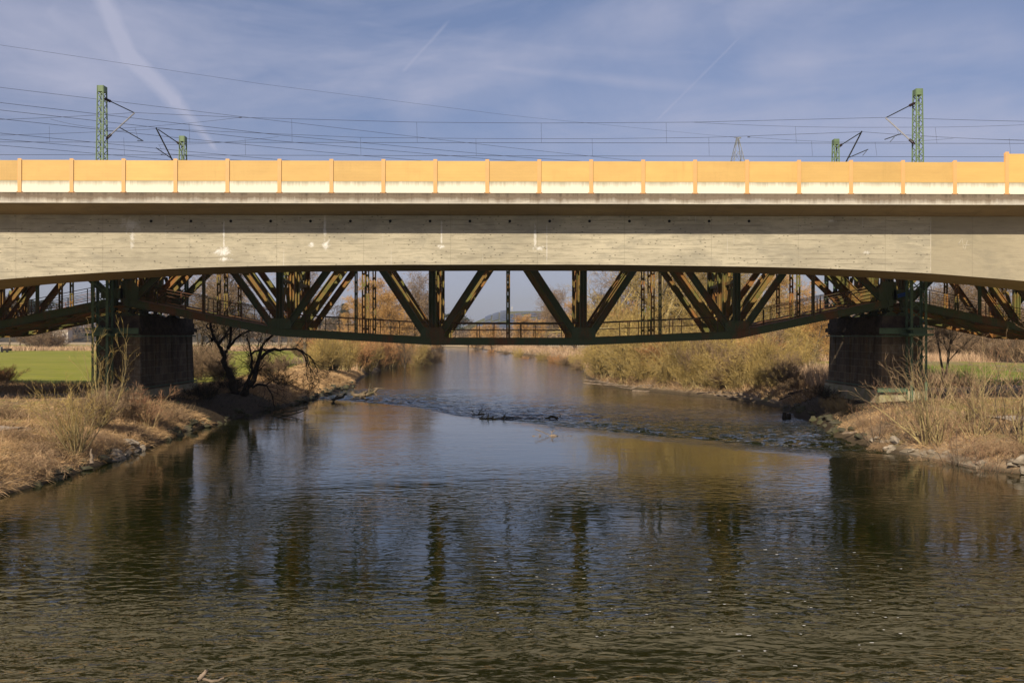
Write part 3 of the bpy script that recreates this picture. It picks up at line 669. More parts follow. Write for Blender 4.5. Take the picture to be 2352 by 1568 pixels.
    for i in range(n):
        q=MB(); z0=Z[i]+.5; z1=ZTOP-.3; zm=(z0+z1)/2; ym=(ya+yb)/2; x=X[i]
        for a,b in (((ya+.2,z1),(ym-.45,zm+.45)),((yb-.2,z1),(ym+.45,zm+.45)),((ya+.2,z0),(ym-.45,zm-.45)),((yb-.2,z0),(ym+.45,zm-.45))):
            q.beam((x,a[0],a[1]),(x,b[0],b[1]),.16,.24,up=(1,0,0))
        q.beam((x,ya+.2,zm),(x,yb-.2,zm),.22,.2,up=(1,0,0))
        for sy,sz in ((-1,-1),(1,-1),(1,1),(-1,1)): q.beam((x,ym+sy*.55,zm),(x,ym,zm+sz*.55),.22,.08,up=(1,0,0))
        q.beam((x,ya+.2,z0-.1),(x,yb-.2,z0-.1),.3,.2,up=(1,0,0)); q.beam((x,ya+.2,z1),(x,yb-.2,z1),.35,.22,up=(1,0,0))
        q.build('sway_frame', M['steel'], r)
    # open timber deck on the top chords
    q=MB(); x=min(X)
    while x<max(X):
        q.box((x,ya-.15,ZTOP+.3),(x+.24,yb+.15,ZTOP+.52)); x+=.66
    for y in ((ya+yb)/2-.75,(ya+yb)/2+.75): q.box((min(X),y-.04,ZTOP+.525),(max(X),y+.04,ZTOP+.68))
    o=q.build('track_deck', M['bark_dark'], r); o['kind']='stuff'
    return r
for line in (0,1):
    for key in ('left','middle','right'): span(line,key)

# ------------------------------------------------------------------ stone piers
def pier(sgn):
    xi = 26.55 if sgn<0 else 26.4; xo = 29.4 if sgn<0 else 29.0   # inner (river) and outer faces
    X = sorted((sgn*xi,sgn*xo)); y0,y1 = 79.0,92.2; zt = PZ(768,79)
    r = empty('stone_pier',((X[0]+X[1])/2,85.6,0)); tag(r,'dark weathered stone pier carrying the steel trusses on the %s bank'%('left' if sgn<0 else 'right'),'pier','stone piers of the truss bridges')
    q=MB(); zf=2.35; b=.12
    def blk(x0,x1,ya,yb,z0,z1,bt=0.0):
        v=[(x0-bt,ya-bt,z0),(x1+bt,ya-bt,z0),(x1+bt,yb+bt,z0),(x0-bt,yb+bt,z0),(x0,ya,z1),(x1,ya,z1),(x1,yb,z1),(x0,yb,z1)]
        q.add(v,[(0,3,2,1),(4,5,6,7),(0,1,5,4),(1,2,6,5),(2,3,7,6),(3,0,4,7)])
    blk(X[0],X[1],y0,y1,zf,zt,b)
    # pilasters on the long sides and corner strips
    for yy in (79.0+.5,83.0,87.0,91.0):
        for s,xf in ((-1,X[0]),(1,X[1])):
            blk(xf-.10 if s<0 else xf-.02, xf+.02 if s<0 else xf+.10, yy-.55,yy+.55,zf+.01,zt-.01,0.05)
    q.build('shaft', M['stone'], r)
    q=MB(); blk(X[0]-.5,X[1]+.5,y0-.6,y1+.5,-1.2,1.5,.12); blk(X[0]-.32,X[1]+.32,y0-.35,y1+.3,1.5,zf,.16); q.build('footing', M['footing'], r)
    q=MB(); blk(X[0]-.12,X[1]+.12,y0-.12,y1+.12,zt,zt+.2); blk(X[0]-.3,X[1]+.3,y0-.3,y1+.3,zt+.2,zt+.52); blk(X[0]-.14,X[1]+.14,y0-.14,y1+.14,zt+.52,zt+.95)
    blk(X[0]-.05,X[1]+.05,y0-.05,y1+.05,zt+.95,zt+1.32); q.build('cornice', M['stone_cap'], r)
    for y in YT:
        for px in ((261,293) if sgn<0 else (2043,2075)):
            x=PX(px,D0); q=MB(); zb=zt+1.32
            q.prism([(x-.55,zb),(x+.55,zb),(x+.2,zb+.28),(x-.2,zb+.28)],y-.3,y+.3); q.cyl((x,y-.25,zb+.36),(x,y+.25,zb+.36),.10,12)
            q.box((x-.2,y-.28,zb+.42),(x+.2,y+.28,PZ(706,D0)));
            q.box((x-.17,y-.30,PZ(703,D0)),(x+.17,y-.262,PZ(687,D0))); q.build('bearing', M['steel_shaded'], r)
    # iron tie bands
    for nm,z,h in (('tie_band',PZ(770,79)-.10,.10),('tie_band',PZ(892,79),.09)):
        q=MB(); e=.30 if z<3.5 else .24
        q.box((X[0]-e,y0-e,z),(X[1]+e,y0-e+.06,z+h)); q.box((X[0]-e,y1+e-.06,z),(X[1]+e,y1+e,z+h))
        q.box((X[0]-e,y0-e+.063,z),(X[0]-e+.06,y1+e-.063,z+h)); q.box((X[1]+e-.06,y0-e+.063,z),(X[1]+e,y1+e-.063,z+h)); q.build(nm, M['tower'], r)
    return r
pier(-1); pier(1)
q=MB(); q.box((-26.9,77.9,0.2),(-25.75,79.2,1.25)); q.box((-28.4,77.4,.3),(-27.6,78.6,1.1)); tag(q.build('concrete_block',M['footing']),'squat mossy concrete blocks at the foot of the left pier','block')

# ------------------------------------------------------------------ green lattice columns clamped to the piers
def tower(x0,x1,y0,y1,label,base,top,bottom_lat):
    r=empty('lattice_column',((x0+x1)/2,(y0+y1)/2,base)); tag(r,label,'column','green lattice columns at the piers')
    cs=[(x0,y0),(x1,y0),(x1,y1),(x0,y1)]
    for k,(x,y) in enumerate(cs):
        q=MB(); ix=1 if k in(0,3) else -1; iy=1 if k in(0,1) else -1; s=.17
        q.box((x,y,base),(x+ix*s,y+iy*.02,top)); q.box((x,y+iy*.022,base),(x+ix*.02,y+iy*s,top)); q.build('leg',M['tower'],r)
    q=MB(); n=int((top-bottom_lat)/.95); zs=np.linspace(bottom_lat,top,n+1)
    for (a,b,up) in ((0,1,(0,1,0)),(1,2,(1,0,0)),(2,3,(0,1,0)),(3,0,(1,0,0))):
        A,B=Vector(cs[a]+(0,)),Vector(cs[b]+(0,))
        for i in range(n):
            p,q_=(A,B) if i%2 else (B,A)
            q.beam(p+Vector((0,0,zs[i]+.05)),q_+Vector((0,0,zs[i+1]-.05)),.07,.015,up=up)
    q.build('bracing',M['tower'],r)
    return r
tw=[]
for sgn in (-1,1):
    xa,xb = (PX(216,78.0),PX(254,78.0)) if sgn<0 else (PX(2086,78.0),PX(2124,78.0))
    side = 'left' if sgn<0 else 'right'
    r=tower(xa,xb,77.5,78.55,'green lattice column in front of the %s stone pier'%side,ghs((xa+xb)/2,78)-.1,ZTOP+.4,3.0)
    q=MB(); xi=xb if sgn<0 else xa; z=PZ(762,78)
    q.box((xa-.30,77.1,z-.28),(xb+.30,78.95,z-.12)); q.box((xa-.30,77.1,z+.14),(xb+.30,78.95,z+.28)); q.box((xa+.1,77.3,z-.117),(xb-.1,78.7,z+.137)); q.build('platform_beam',M['tower'],r)
    e = PX(318,78.4) if sgn<0 else PX(2020,78.4)
    q=MB(); q.box((xi,78.32,z-.14),(e,78.50,z+.24)); q.box((xi,78.30,z+.25),(e,78.52,z+.28)); q.build('collar_beam',M['tower'],r)
    e2 = PX(320,78.4) if sgn<0 else PX(2015,78.4); zz=PZ(897,78)
    q=MB(); q.box((xi,78.25,zz-.12),(e2,78.42,zz+.14)); q.box((xi,78.2,zz+.15),(e2,78.45,zz+.17)); q.build('collar_beam',M['tower'],r)
    q=MB()
    for k in range(3): q.cyl((xi-sgn*.0+(-.3+k*.3)*0+ (xa+xb)/2-xi,77.2+.5*k,z+.3),((xa+xb)/2,77.2+.5*k,z+.45),.05)
    q.build('bolt',M['tower'],r)
    xs=PX(430,93.2) if sgn<0 else PX(1897,93.2)
    tower(xs-.45-sgn*.0,xs+.45,91.4,92.1,'slim green lattice column on the back end of the %s stone pier'%side,PZ(726,79)+.01,ZTOP,PZ(720,92))
q=MB()
for k in range(60):
    a=RS.uniform(2035,2075)/1; y=RS.uniform(0,1)
# blue graffiti strokes on the right side span and post
q=MB()
def gl(a,b): q.beam(P(a[0],a[1],79.22),P(b[0],b[1],79.22),.07,.008)
for k in range(9):
    x=2086+k*4.0; gl((x,723+k*1.2+RS.uniform(-2,2)),(x+3.5,729+k*1.3+RS.uniform(-2,2))); gl((x+3,722+k*1.3),(x+.5,731+k*1.0))
for k in range(7):
    x=2062+k*3.4; gl((x,676-k*.8),(x+3.0,683-k*.8)); gl((x+3,675-k),(x+1,684-k))
o=tag(q.build('graffiti',M['graffiti']),'blue spray painted graffiti on the steelwork beside the right lattice column','graffiti')

# ------------------------------------------------------------------ vegetation generators
def kids(pts, rad, n, t0, t1, L, ang, K, rs, up=0.0, wig=.15, rr=.55, tip=.3, lt=.6, grav=0.0):
    """n children on every parent polyline; lt: how much shorter children get towards the tip"""
    M_,Kp,_ = pts.shape; N=M_*n
    t = np.clip((np.tile(np.linspace(0,1,n),M_)+rs.uniform(-.5,.5,N)/n),0,1)*(t1-t0)+t0
    pi = np.repeat(np.arange(M_),n); f=t*(Kp-1); i0=np.minimum(f.astype(int),Kp-2); fr=(f-i0)[:,None]
    o = pts[pi,i0]*(1-fr)+pts[pi,i0+1]*fr; tg = norm(pts[pi,i0+1]-pts[pi,i0]); r0=(rad[pi,i0]*(1-fr[:,0])+rad[pi,i0+1]*fr[:,0])
    rnd = rs.normal(size=(N,3)); pp = norm(rnd-tg*(rnd*tg).sum(1,keepdims=True))
    a = rs.uniform(ang[0],ang[1],N)[:,None]
    d = norm(tg*np.cos(a)+pp*np.sin(a)+np.array([0,0,up]))
    LL = L*(1-lt*t)*rs.uniform(.65,1.25,N); st=(LL/(K-1))[:,None]
    out=[o]; cur=o
    for k in range(K-1):
        d = norm(d+rs.normal(size=(N,3))*wig+np.array([0,0,-grav*(k+1)/K])); cur=cur+d*st; out.append(cur)
    p = np.stack(out,1); R = (np.minimum(r0*rr, r0)[:,None])*np.linspace(1,tip,K)[None]
    return p,R
def twigs(pts, n, L, W, ang, rs, up=0.0, droop=0.0, t0=.1, lt=.3):
    M_,Kp,_=pts.shape; N=M_*n; t=rs.uniform(t0,1,N); pi=np.repeat(np.arange(M_),n); f=t*(Kp-1); i0=np.minimum(f.astype(int),Kp-2); fr=(f-i0)[:,None]
    o=pts[pi,i0]*(1-fr)+pts[pi,i0+1]*fr; tg=norm(pts[pi,i0+1]-pts[pi,i0]); rnd=rs.normal(size=(N,3)); pp=norm(rnd-tg*(rnd*tg).sum(1,keepdims=True))
    a=rs.uniform(ang[0],ang[1],N)[:,None]; d=norm(tg*np.cos(a)+pp*np.sin(a)+np.array([0,0,up]))
    return ribbons(o,d,L*rs.uniform(.5,1.3,N)*(1-lt*t),np.full(N,W)*rs.uniform(.7,1.3,N),np.full(N,droop),rs)
def tree_meshes(seed, H, r0, spread, wood, twig, n1=12, n2=9, n3=7, nt=7, up=.25, droop=0.1, lean=(0,0), multi=1, W=.02, t0=.25, ang=(.5,1.0), L1=.5):
    rs=np.random.RandomState(seed); K=9
    st=[]
    for m_ in range(multi):
        a=rs.uniform(0,6.28); sp=(.0 if multi==1 else spread*rs.uniform(.15,.45)); z=np.linspace(0,1,K)
        x=lean[0]*z*H+np.cos(a)*sp*H*z**1.2+np.cumsum(rs.normal(size=K))*.012*H*z; y=lean[1]*z*H+np.sin(a)*sp*H*z**1.2+np.cumsum(rs.normal(size=K))*.012*H*z
        st.append(np.stack([x,y,z*H*rs.uniform(.78,1.0)*.92-.3*(1-z)],-1))
    p0=np.stack(st); R0=r0*np.linspace(1,.16,K)[None].repeat(multi,0)*(1 if multi==1 else .62)
    p1,R1=kids(p0,R0,n1,t0,.98,L1*H,ang,8,rs,up,.13,.6,.25,.55,droop)
    p2,R2=kids(p1,R1,n2,.2,1,.22*H,(.4,1.0),6,rs,up*.5,.2,.6,.3,.4,droop)
    p3,R3=kids(p2,R2,n3,.15,1,.10*H,(.4,1.0),4,rs,up*.3,.25,.7,.4,.3,droop*1.5)
    wd=[tubes(p0,R0,7),tubes(p1,np.maximum(R1,.012),5),tubes(p2,np.maximum(R2,.009),3)]
    tw=[tubes(p3,np.maximum(R3,W*.35),3),twigs(p3,nt,.055*H,W,(.3,.9),rs,up*.3,droop*4),twigs(p2,nt,.05*H,W,(.3,.9),rs,up*.3,droop*4)]
    return fast_mesh('trunk',wd,wood), fast_mesh('crown',tw,twig)
def shrub_meshes(seed, H, wood, twig, n=26, spread=.9, n2=9, n3=6, nt=5, W=.018, up=.35, r=.03, base=.15, droop=.05, ang=(.25,.7)):
    rs=np.random.RandomState(seed); K=8; a=rs.uniform(0,6.28,n); o=np.stack([np.cos(a),np.sin(a),0*a],-1)*(rs.uniform(0,base,n)*H)[:,None]; o[:,2]=-.2
    sp=rs.uniform(.05,spread,n)[:,None]; b=a+rs.normal(size=n)*.5; d=norm(np.stack([np.cos(b)*sp[:,0],np.sin(b)*sp[:,0],np.ones(n)],-1)); LL=(H*rs.uniform(.55,1.05,n)/(K-1))[:,None]
    out=[o];cur=o
    for k in range(K-1):
        d=norm(d+rs.normal(size=(n,3))*.09+np.array([0,0,.06-droop*k*.3])); cur=cur+d*LL; out.append(cur)
    p0=np.stack(out,1); R0=(r*rs.uniform(.6,1.3,n))[:,None]*np.linspace(1,.25,K)[None]
    p1,R1=kids(p0,R0,n2,.12,.98,.42*H,ang,6,rs,up,.14,.6,.3,.5,droop)
    p2,R2=kids(p1,R1,n3,.15,1,.17*H,ang,4,rs,up*.6,.2,.6,.4,.3,droop)
    wd=[tubes(p0,np.maximum(R0,.008),5),tubes(p1,np.maximum(R1,W*.4),3)]
    tw=[tubes(p2,np.maximum(R2,W*.35),3),twigs(p2,nt,.09*H,W,(.2,.7),rs,up*.4,droop*3),twigs(p1,nt,.10*H,W,(.2,.7),rs,up*.4,droop*3)]
    return fast_mesh('stems',wd,wood), fast_mesh('twigs',tw,twig)
def plant(name, meshes, x, y, label, cat, group, s=1.0, rot=None, z=None, parts=('trunk','crown'), sx=1.0):
    r=bpy.data.objects.new(name,None); r.location=(x,y,ghs(x,y)-.05 if z is None else z); r.rotation_euler=(0,0,RS.uniform(0,6.28) if rot is None else rot); r.scale=(s*sx,s*sx,s); C.objects.link(r)
    tag(r,label,cat,group)
    for nm,me in zip(parts,meshes): mobj(nm,me,r)
    return r
# ------------------------------------------------------------------ the dark pollard willow behind the left pier
def zc(p, D): return P(430.7+p[0]*.1709, 717.8+p[1]*.1709, D)
DW=94.0
limbs=[([(650,1110),(620,1030),(595,900),(540,780),(490,660),(490,560)],.46,.27,0),([(490,580),(420,440),(340,340),(300,230),(272,140)],.24,.13,.6),
 ([(495,570),(560,450),(590,330),(590,190),(600,60),(640,-60)],.22,.08,-.5),([(560,460),(640,370),(740,290),(880,245),(1000,200)],.16,.06,-1.2),([(420,420),(450,360),(520,290),(575,250)],.11,.06,1),
 ([(700,1150),(770,980),(820,850),(842,780),(830,600),(805,520),(780,430),(740,340)],.24,.07,1.4),
 ([(740,1130),(800,1040),(880,920),(930,740),(975,560),(1000,450),(1060,370),(1130,320),(1200,240),(1260,120)],.36,.10,0),
 ([(985,620),(1060,530),(1150,490),(1280,500),(1420,485),(1500,490),(1570,550),(1610,650),(1630,770),(1640,900)],.20,.03,-.8),
 ([(1510,495),(1650,590),(1720,690),(1760,790),(1785,900),(1790,960)],.09,.02,-.6),([(1570,540),(1640,640),(1650,740),(1690,860),(1700,980)],.06,.015,-1),([(1600,600),(1620,700),(1680,800),(1730,930)],.05,.015,.2),
 ([(845,570),(900,520),(1000,495),(1060,500)],.13,.06,.8),([(870,1010),(960,955),(1060,980),(1130,1060),(1180,1180),(1190,1300)],.13,.03,-.7),([(1050,970),(1160,900),(1240,950),(1330,1000)],.07,.02,-1),
 ([(935,810),(965,775),(990,750)],.09,.07,0),([(340,345),(318,365),(300,380)],.16,.13,.5),([(275,150),(255,160),(250,215)],.08,.05,.5),([(840,790),(870,778),(895,775)],.04,.02,0)]
rs=np.random.RandomState(4); wd=[];tw=[]
def resamp(p,K):
    p=np.array(p,float); d=np.r_[0,np.cumsum(np.linalg.norm(np.diff(p,axis=0),axis=1))]; u=np.linspace(0,d[-1],K); return np.stack([np.interp(u,d,p[:,k]) for k in range(p.shape[1])],-1)
oz=np.array(zc((700,1110),DW)); 
for pts,ra,rb,dy in limbs:
    w=resamp([tuple(zc(p,DW)) for p in pts],14); w[:,1]+=np.linspace(0,dy,14); w+=rs.normal(size=w.shape)*.03*np.array([1,.6,1]); w=w-oz
    R=.78*np.linspace(ra,rb,14)*(1+.10*rs.normal(size=14)); wd.append(tubes(w[None],R[None],8))
    p1,R1=kids(w[None],np.minimum(R,.07)[None],12,.25,1,2.1,(.4,1.1),6,rs,.15,.22,.5,.3,.3,.08); p2,R2=kids(p1,R1,5,.2,1,.9,(.4,1.0),4,rs,.05,.25,.6,.4,.3,.1)
    wd.append(tubes(p1,np.maximum(R1,.012),3)); tw+= [tubes(p2,np.maximum(R2,.008),3), twigs(p2,4,.45,.016,(.3,.9),rs,.1,.3)]
r=empty('pollard_willow',tuple(oz)); tag(r,'black leaning willow with forked trunks and a long arching limb beneath the truss bridge','tree')
mobj('trunk',fast_mesh('trunk',wd,M['bark_dark']),r); mobj('crown',fast_mesh('crown',tw,M['t_dark']),r)

# ------------------------------------------------------------------ plant library
T={}
T['brownA']=tree_meshes(11,15,.34,.3,M['bark'],M['t_brown'],n1=14,n2=10,n3=7,nt=6,W=.026)
T['brownB']=tree_meshes(12,15,.30,.5,M['bark'],M['t_brown'],n1=9,n2=10,n3=7,nt=6,multi=3,W=.026)
T['farA']=tree_meshes(13,15,.30,.4,M['bark'],M['t_far'],n1=12,n2=8,n3=5,nt=5,W=.09,t0=.15)
T['farB']=tree_meshes(14,15,.30,.6,M['bark'],M['t_far'],n1=8,n2=8,n3=5,nt=5,multi=3,W=.09,t0=.1)
T['willA']=tree_meshes(15,15,.42,.6,M['bark'],M['t_orange'],n1=10,n2=10,n3=7,nt=8,multi=3,W=.035,up=.4,t0=.1,L1=.42)
T['willB']=tree_meshes(16,13,.40,.7,M['bark_y'],M['t_olive'],n1=10,n2=9,n3=6,nt=4,multi=3,W=.026,up=.3,t0=.12,ang=(.5,1.2),L1=.5)
T['oldwill']=tree_meshes(17,14,.55,.8,M['bark_y'],M['t_olive'],n1=9,n2=10,n3=6,nt=4,multi=2,W=.022,up=.12,t0=.2,ang=(.7,1.4),L1=.6)
T['farorange']=tree_meshes(18,14,.35,.6,M['bark'],M['t_orange'],n1=10,n2=8,n3=6,nt=5,multi=3,W=.08,up=.4,t0=.08,L1=.42)
S={}
S['rust']=shrub_meshes(31,6,M['bark_y'],M['t_rust'],n=36,spread=.9,n2=10,n3=6,nt=5,W=.028,up=.45,r=.07)
S['olive']=shrub_meshes(32,6,M['bark_y'],M['t_olive'],n=26,spread=1.05,n2=10,n3=6,nt=4,W=.024,up=.35,r=.075)
S['oliveB']=shrub_meshes(33,7,M['bark_y'],M['t_olive'],n=22,spread=1.5,n2=10,n3=6,nt=4,W=.024,up=.2,r=.085,droop=.14,ang=(.4,1.1))
S['brown']=shrub_meshes(34,5,M['bark'],M['t_brown'],n=30,spread=1.0,n2=11,n3=7,nt=6,W=.024)
S['bramble']=shrub_meshes(35,1.5,M['t_bramble'],M['t_bramble'],n=40,spread=1.8,n2=8,n3=5,nt=3,W=.014,up=0,r=.012,base=.5,droop=.28,ang=(.4,1.3))
S['dark']=shrub_meshes(36,2.5,M['bark_dark'],M['t_dark'],n=36,spread=1.3,n2=9,n3=6,nt=4,W=.014,up=.2,r=.02,base=.4,droop=.1)
def conifer(seed,H):
    rs=np.random.RandomState(seed); z=np.linspace(.12,1,26); p=[];
    o=[];d=[];L=[]
    for zz in z:
        n=14; a=rs.uniform(0,6.28,n); l=(1-zz)**.8*H*.24+.3
        for k in range(n):
            for q_ in np.linspace(.25,1,7):
                o.append((np.cos(a[k])*l*q_,np.sin(a[k])*l*q_,zz*H-.12*l*q_)); d.append((np.cos(a[k]+rs.normal()*.7),np.sin(a[k]+rs.normal()*.7),-.1+rs.normal()*.25)); L.append(.09*H)
    o=np.array(o);d=norm(np.array(d)); tr=np.stack([np.zeros(6),np.zeros(6),np.linspace(-.2,H*.97,6)],-1)[None]
    return fast_mesh('trunk',[tubes(tr,np.linspace(.3,.05,6)[None],6)],M['bark']), fast_mesh('crown',[ribbons(o,d,np.array(L)*rs.uniform(.6,1.2,len(L)),np.full(len(L),.42),np.full(len(L),.5),rs)],M['t_green'])
def pine(seed,H):
    rs=np.random.RandomState(seed); o=[];d=[]
    for k in range(16):
        c=np.array([rs.normal()*.16*H,rs.normal()*.16*H,H*rs.uniform(.55,.95)]); n=90
        q_=norm(rs.normal(size=(n,3)))*rs.uniform(.3,1,(n,1))*np.array([.13,.13,.07])*H; o.append(c+q_); d.append(norm(q_+rs.normal(size=(n,3))*.3*H*.1))
    o=np.concatenate(o);d=np.concatenate(d); tr=np.stack([np.linspace(0,.04*H,6),np.zeros(6),np.linspace(-.2,H*.85,6)],-1)[None]
    return fast_mesh('trunk',[tubes(tr,np.linspace(.3,.1,6)[None],6)],M['bark']), fast_mesh('crown',[ribbons(o,d,np.full(len(o),.075*H),np.full(len(o),.4),np.full(len(o),.2),rs)],M['t_green'])
T['conifer']=conifer(5,18); T['pine']=pine(6,17)

def at(px, D): return PX(px,D), D
def pl(kind, px, D, label, cat='tree', group=None, s=1.0, name=None, **k):
    x,y=at(px,D)
    if kind in S: return plant(name or 'shrub',S[kind],x,y,label,cat,group,s,parts=('stems','twigs'),**k)
    return plant(name or 'bare_tree',T[kind],x,y,label,cat,group,s,**k)

# -- right bank wood: near edge, from the river bend to the pier
g='trees and bushes crowding the right bank'
RB=[('oldwill',1500,146,'wide old willow with crooked bare limbs in the middle of the right bank',1.35,'willow_tree'),
 ('oldwill',1425,170,'tall bare willow right of the second main post',1.3,'willow_tree'),
 ('willB',1415,155,'yellowish low willow leaning over the water at the right bank point',.75,'willow_tree'),
 ('willB',1590,150,'tall olive willow behind the crossed diagonals on the right',1.35,'willow_tree'),
 ('brownB',1620,180,'grey brown bare tree behind the olive willows on the right bank',1.35,'bare_tree'),
 ('willB',1680,160,'olive willow with thick crown beside the grey pylon',1.15,'willow_tree'),
 ('willB',1745,155,'rounded olive willow right of the pylon foot',1.05,'willow_tree'),
 ('brownA',1560,220,'tall thin bare tree far back between right bank willows',1.3,'bare_tree'),
 ('willA',1805,180,'orange twigged willow just left of the right stone pier',1.0,'willow_tree'),
 ('brownB',1460,210,'broad bare tree far back right of the second main post',1.4,'bare_tree'),
 ('willA',1865,145,'orange willow at the left edge of the right stone pier',.6,'willow_tree')]
for kd,px,D,lb,s,nm in RB: pl(kd,px,D,lb,'tree',g,s,nm)
SB=[('olive',1390,150,.95),('oliveB',1378,156,.7),('olive',1412,145,.9),('oliveB',1440,139,1.0),('olive',1475,136,.9),('rust',1520,132,.8),('oliveB',1550,129,.95),('olive',1590,124,.95),('brown',1625,122,.9),('olive',1655,119.5,.85),('brown',1690,116,.8),('oliveB',1730,114,.7),('olive',1765,111.5,.75),('brown',1800,108.5,.6),
    ('olive',1500,140,1.2),('brown',1570,138,1.25),('olive',1640,135,1.3),('oliveB',1700,131,1.2),('brown',1750,127,1.1),('olive',1410,160,1.1),('oliveB',1430,155,1.3),('rust',1480,160,1.4),('olive',1540,152,1.5),('brown',1610,150,1.5),('olive',1670,145,1.4),('oliveB',1740,140,1.3),('brown',1460,148,1.1),('rust',1725,123,.8),('brown',1600,131,1.0),
    ('oliveB',1620,165,1.3),('brown',1780,150,1.3),('olive',1790,135,1.0),('olive',1820,118,.6),('oliveB',1840,128,.7),('oliveB',1480,133,.55),('oliveB',1530,128,.5),('olive',1575,123,.5),('oliveB',1620,119,.5),('brown',1660,116,.5),('oliveB',1700,113.5,.5),('olive',1740,111,.45),('oliveB',1780,108,.45),('brown',1815,104,.45),('olive',1600,121,.6),('oliveB',1680,115,.55),('olive',1645,117.5,.6),('brown',1500,175,1.2)]
for i,(kd,px,D,s) in enumerate(SB):
    pl(kd,px,D,{'olive':'dense yellow green willow bush in the thicket on the right bank','oliveB':'spreading yellow green bush with arching branches in the right bank thicket','rust':'rusty orange bush among the yellow green ones on the right bank','brown':'brown twiggy bush inside the right bank thicket'}[kd],'bush','bushes in the right bank thicket',s)
# -- far right bank, centre of the picture
for i,(kd,px,D,s) in enumerate([('olive',1322,235,.8),('brown',1300,250,.9),('rust',1275,275,.9),('olive',1245,300,1.0),('brown',1215,330,.9),('olive',1190,350,1.1),('brown',1160,390,.9),('rust',1290,262,.8),('brown',1262,290,.7),('brown',1330,215,.8),('olive',1345,200,.9),('rust',1130,440,.8),('rust',1205,315,.6)]):
    pl(kd,px,D,{'olive':'yellow green bush on the far right bank under the truss','rust':'reddish bush on the far right bank under the truss','brown':'brown bush on the far right bank under the truss'}[kd],'bush','bushes along the far right bank',s*.6)
for i,(kd,px,D,s,lb) in enumerate([('brownB',1255,420,1.35,'slender bare tree in front of the solar hill, right part'),('willA',1320,330,1.0,'orange brown willow near the far right bank beside the second main post'),('farorange',1195,460,.95,'low orange willow below the solar hill'),('farorange',1130,480,.85,'low orange willow left of the thin middle hanger'),
     ('brownB',1290,360,1.25,'forked bare tree on the right flank of the solar hill'),('farorange',1235,400,.75,'small orange willow right below the solar field'),('farA',1075,560,1.0,'bare tree at the distant bend left of the solar hill'),('farorange',1090,540,.9,'orange tinted tree at the distant river bend'),('farB',1360,300,1.0,'bare tree on the far right bank behind the second main post'),('willB',1375,240,.95,'olive willow right of the second main post')]):
    pl(kd,px,D,lb,'tree','trees along the far right bank',s)
# -- left bank
for (kd,px,D,s,lb) in [('willA',868,265,1.25,'large orange willow in the middle of the left bank trees'),('willA',900,250,1.05,'orange willow leaning towards the river right of the largest one'),('brownB',945,300,1.45,'tall grey bare tree standing left of the first main post'),('willA',830,330,1.0,'smaller orange willow behind the left hanger'),('brownB',975,320,1.2,'bare tree just left of the first main post'),
     ('farA',770,420,1.0,'bare brown tree left of the orange willows'),('farorange',1010,430,1.0,'pale orange tree behind the first main post'),('willB',960,225,.55,'low olive tree hanging over the water at the left bank point'),('brownA',930,215,.5,'small bare tree at the left river bend'),
     ('brownA',520,150,.95,'slender pale tree between the left pier and the first lower node'),('brownB',490,155,.95,'bare tree just right of the left stone pier, behind the railing'),('brownA',700,210,1.2,'bare tree behind the crossing diagonals on the left'),('brownB',460,260,1.1,'bare tree in the meadow edge just right of the left pier')]:
    pl(kd,px,D,lb,'tree','trees along the left bank',s)
for i,(kd,px,D,s) in enumerate([('rust',770,196,.85),('rust',800,200,.95),('rust',835,208,1.0),('rust',865,212,1.05),('rust',895,225,1.05),('rust',925,240,1.0),('rust',955,262,.95),('olive',745,146,.72),('olive',765,150,.85),('olive',790,160,.9),('rust',820,180,.85),('olive',845,188,.85),('brown',985,285,1.0),('olive',975,270,.9),('rust',740,205,.8),('brown',1000,310,.9),('rust',850,198,.8),('rust',880,212,.8),('olive',905,232,.8),('rust',720,215,.7),('brown',690,225,.8),('rust',785,180,.7),('olive',725,150,.5),('rust',935,252,.9)]):
    pl(kd,px,D,{'rust':'rusty red willow bush on the left bank','olive':'yellow green willow bush on the left bank','brown':'brown bush near the left river bend'}[kd],'bush','bushes along the left bank',s)
# -- meadow bushes left
pl('brown',90,352,'round brown bush standing alone at the far meadow edge left','bush',None,2.1)
pl('brown',118,345,'low spreading brown bush right of the round one at the meadow edge','bush',None,1.2,sx=1.6)
pl('farA',22,400,'thin bare tree with leaning trunks at the left frame edge','tree',None,1.1)
pl('farA',46,410,'thin bare tree second from the left frame edge','tree',None,.95)
pl('rust',10,98,'dark clump of stems at the left frame edge by the meadow','bush',None,.28,sx=1.5)
for px,D,s in ((440,118,.7),(462,112,.6),(480,125,.7),(505,108,.55),(640,128,.45),(600,118,.5)): pl('brown',px,D,'thin brown sapling clump in the shade right of the left stone pier','bush','saplings around the dark willow',s)
# -- foreground bushes, left bank
b1=shrub_meshes(51,5.0,M['bark_y'],M['t_olive'],n=13,spread=1.1,n2=8,n3=5,nt=3,W=.012,up=.45,r=.045,base=.05)
x,y=at(172,52.5); plant('shrub',b1,x,y,'large yellow green bare bush with thin upright twigs on the left bank','bush',None,.84,parts=('stems','twigs'),rot=.6)
b1b=shrub_meshes(53,5.2,M['bark_y'],M['t_olive'],n=5,spread=.35,n2=6,n3=4,nt=2,W=.010,up=.5,r=.03,base=.08)
x,y=at(247,63); plant('shrub',b1b,x,y,'tall thin bush growing up in front of the left lattice column','bush',None,1.15,parts=('stems','twigs'),rot=.2)
b2=shrub_meshes(52,2.9,M['bark_y'],M['t_pink'],n=5,spread=.4,n2=12,n3=8,nt=4,W=.013,up=.25,r=.035,base=.03)
x,y=at(345,66); plant('shrub',b2,x,y,'small reddish topped bush in front of the left stone pier','bush',None,1.0,parts=('stems','twigs'),rot=2.2)
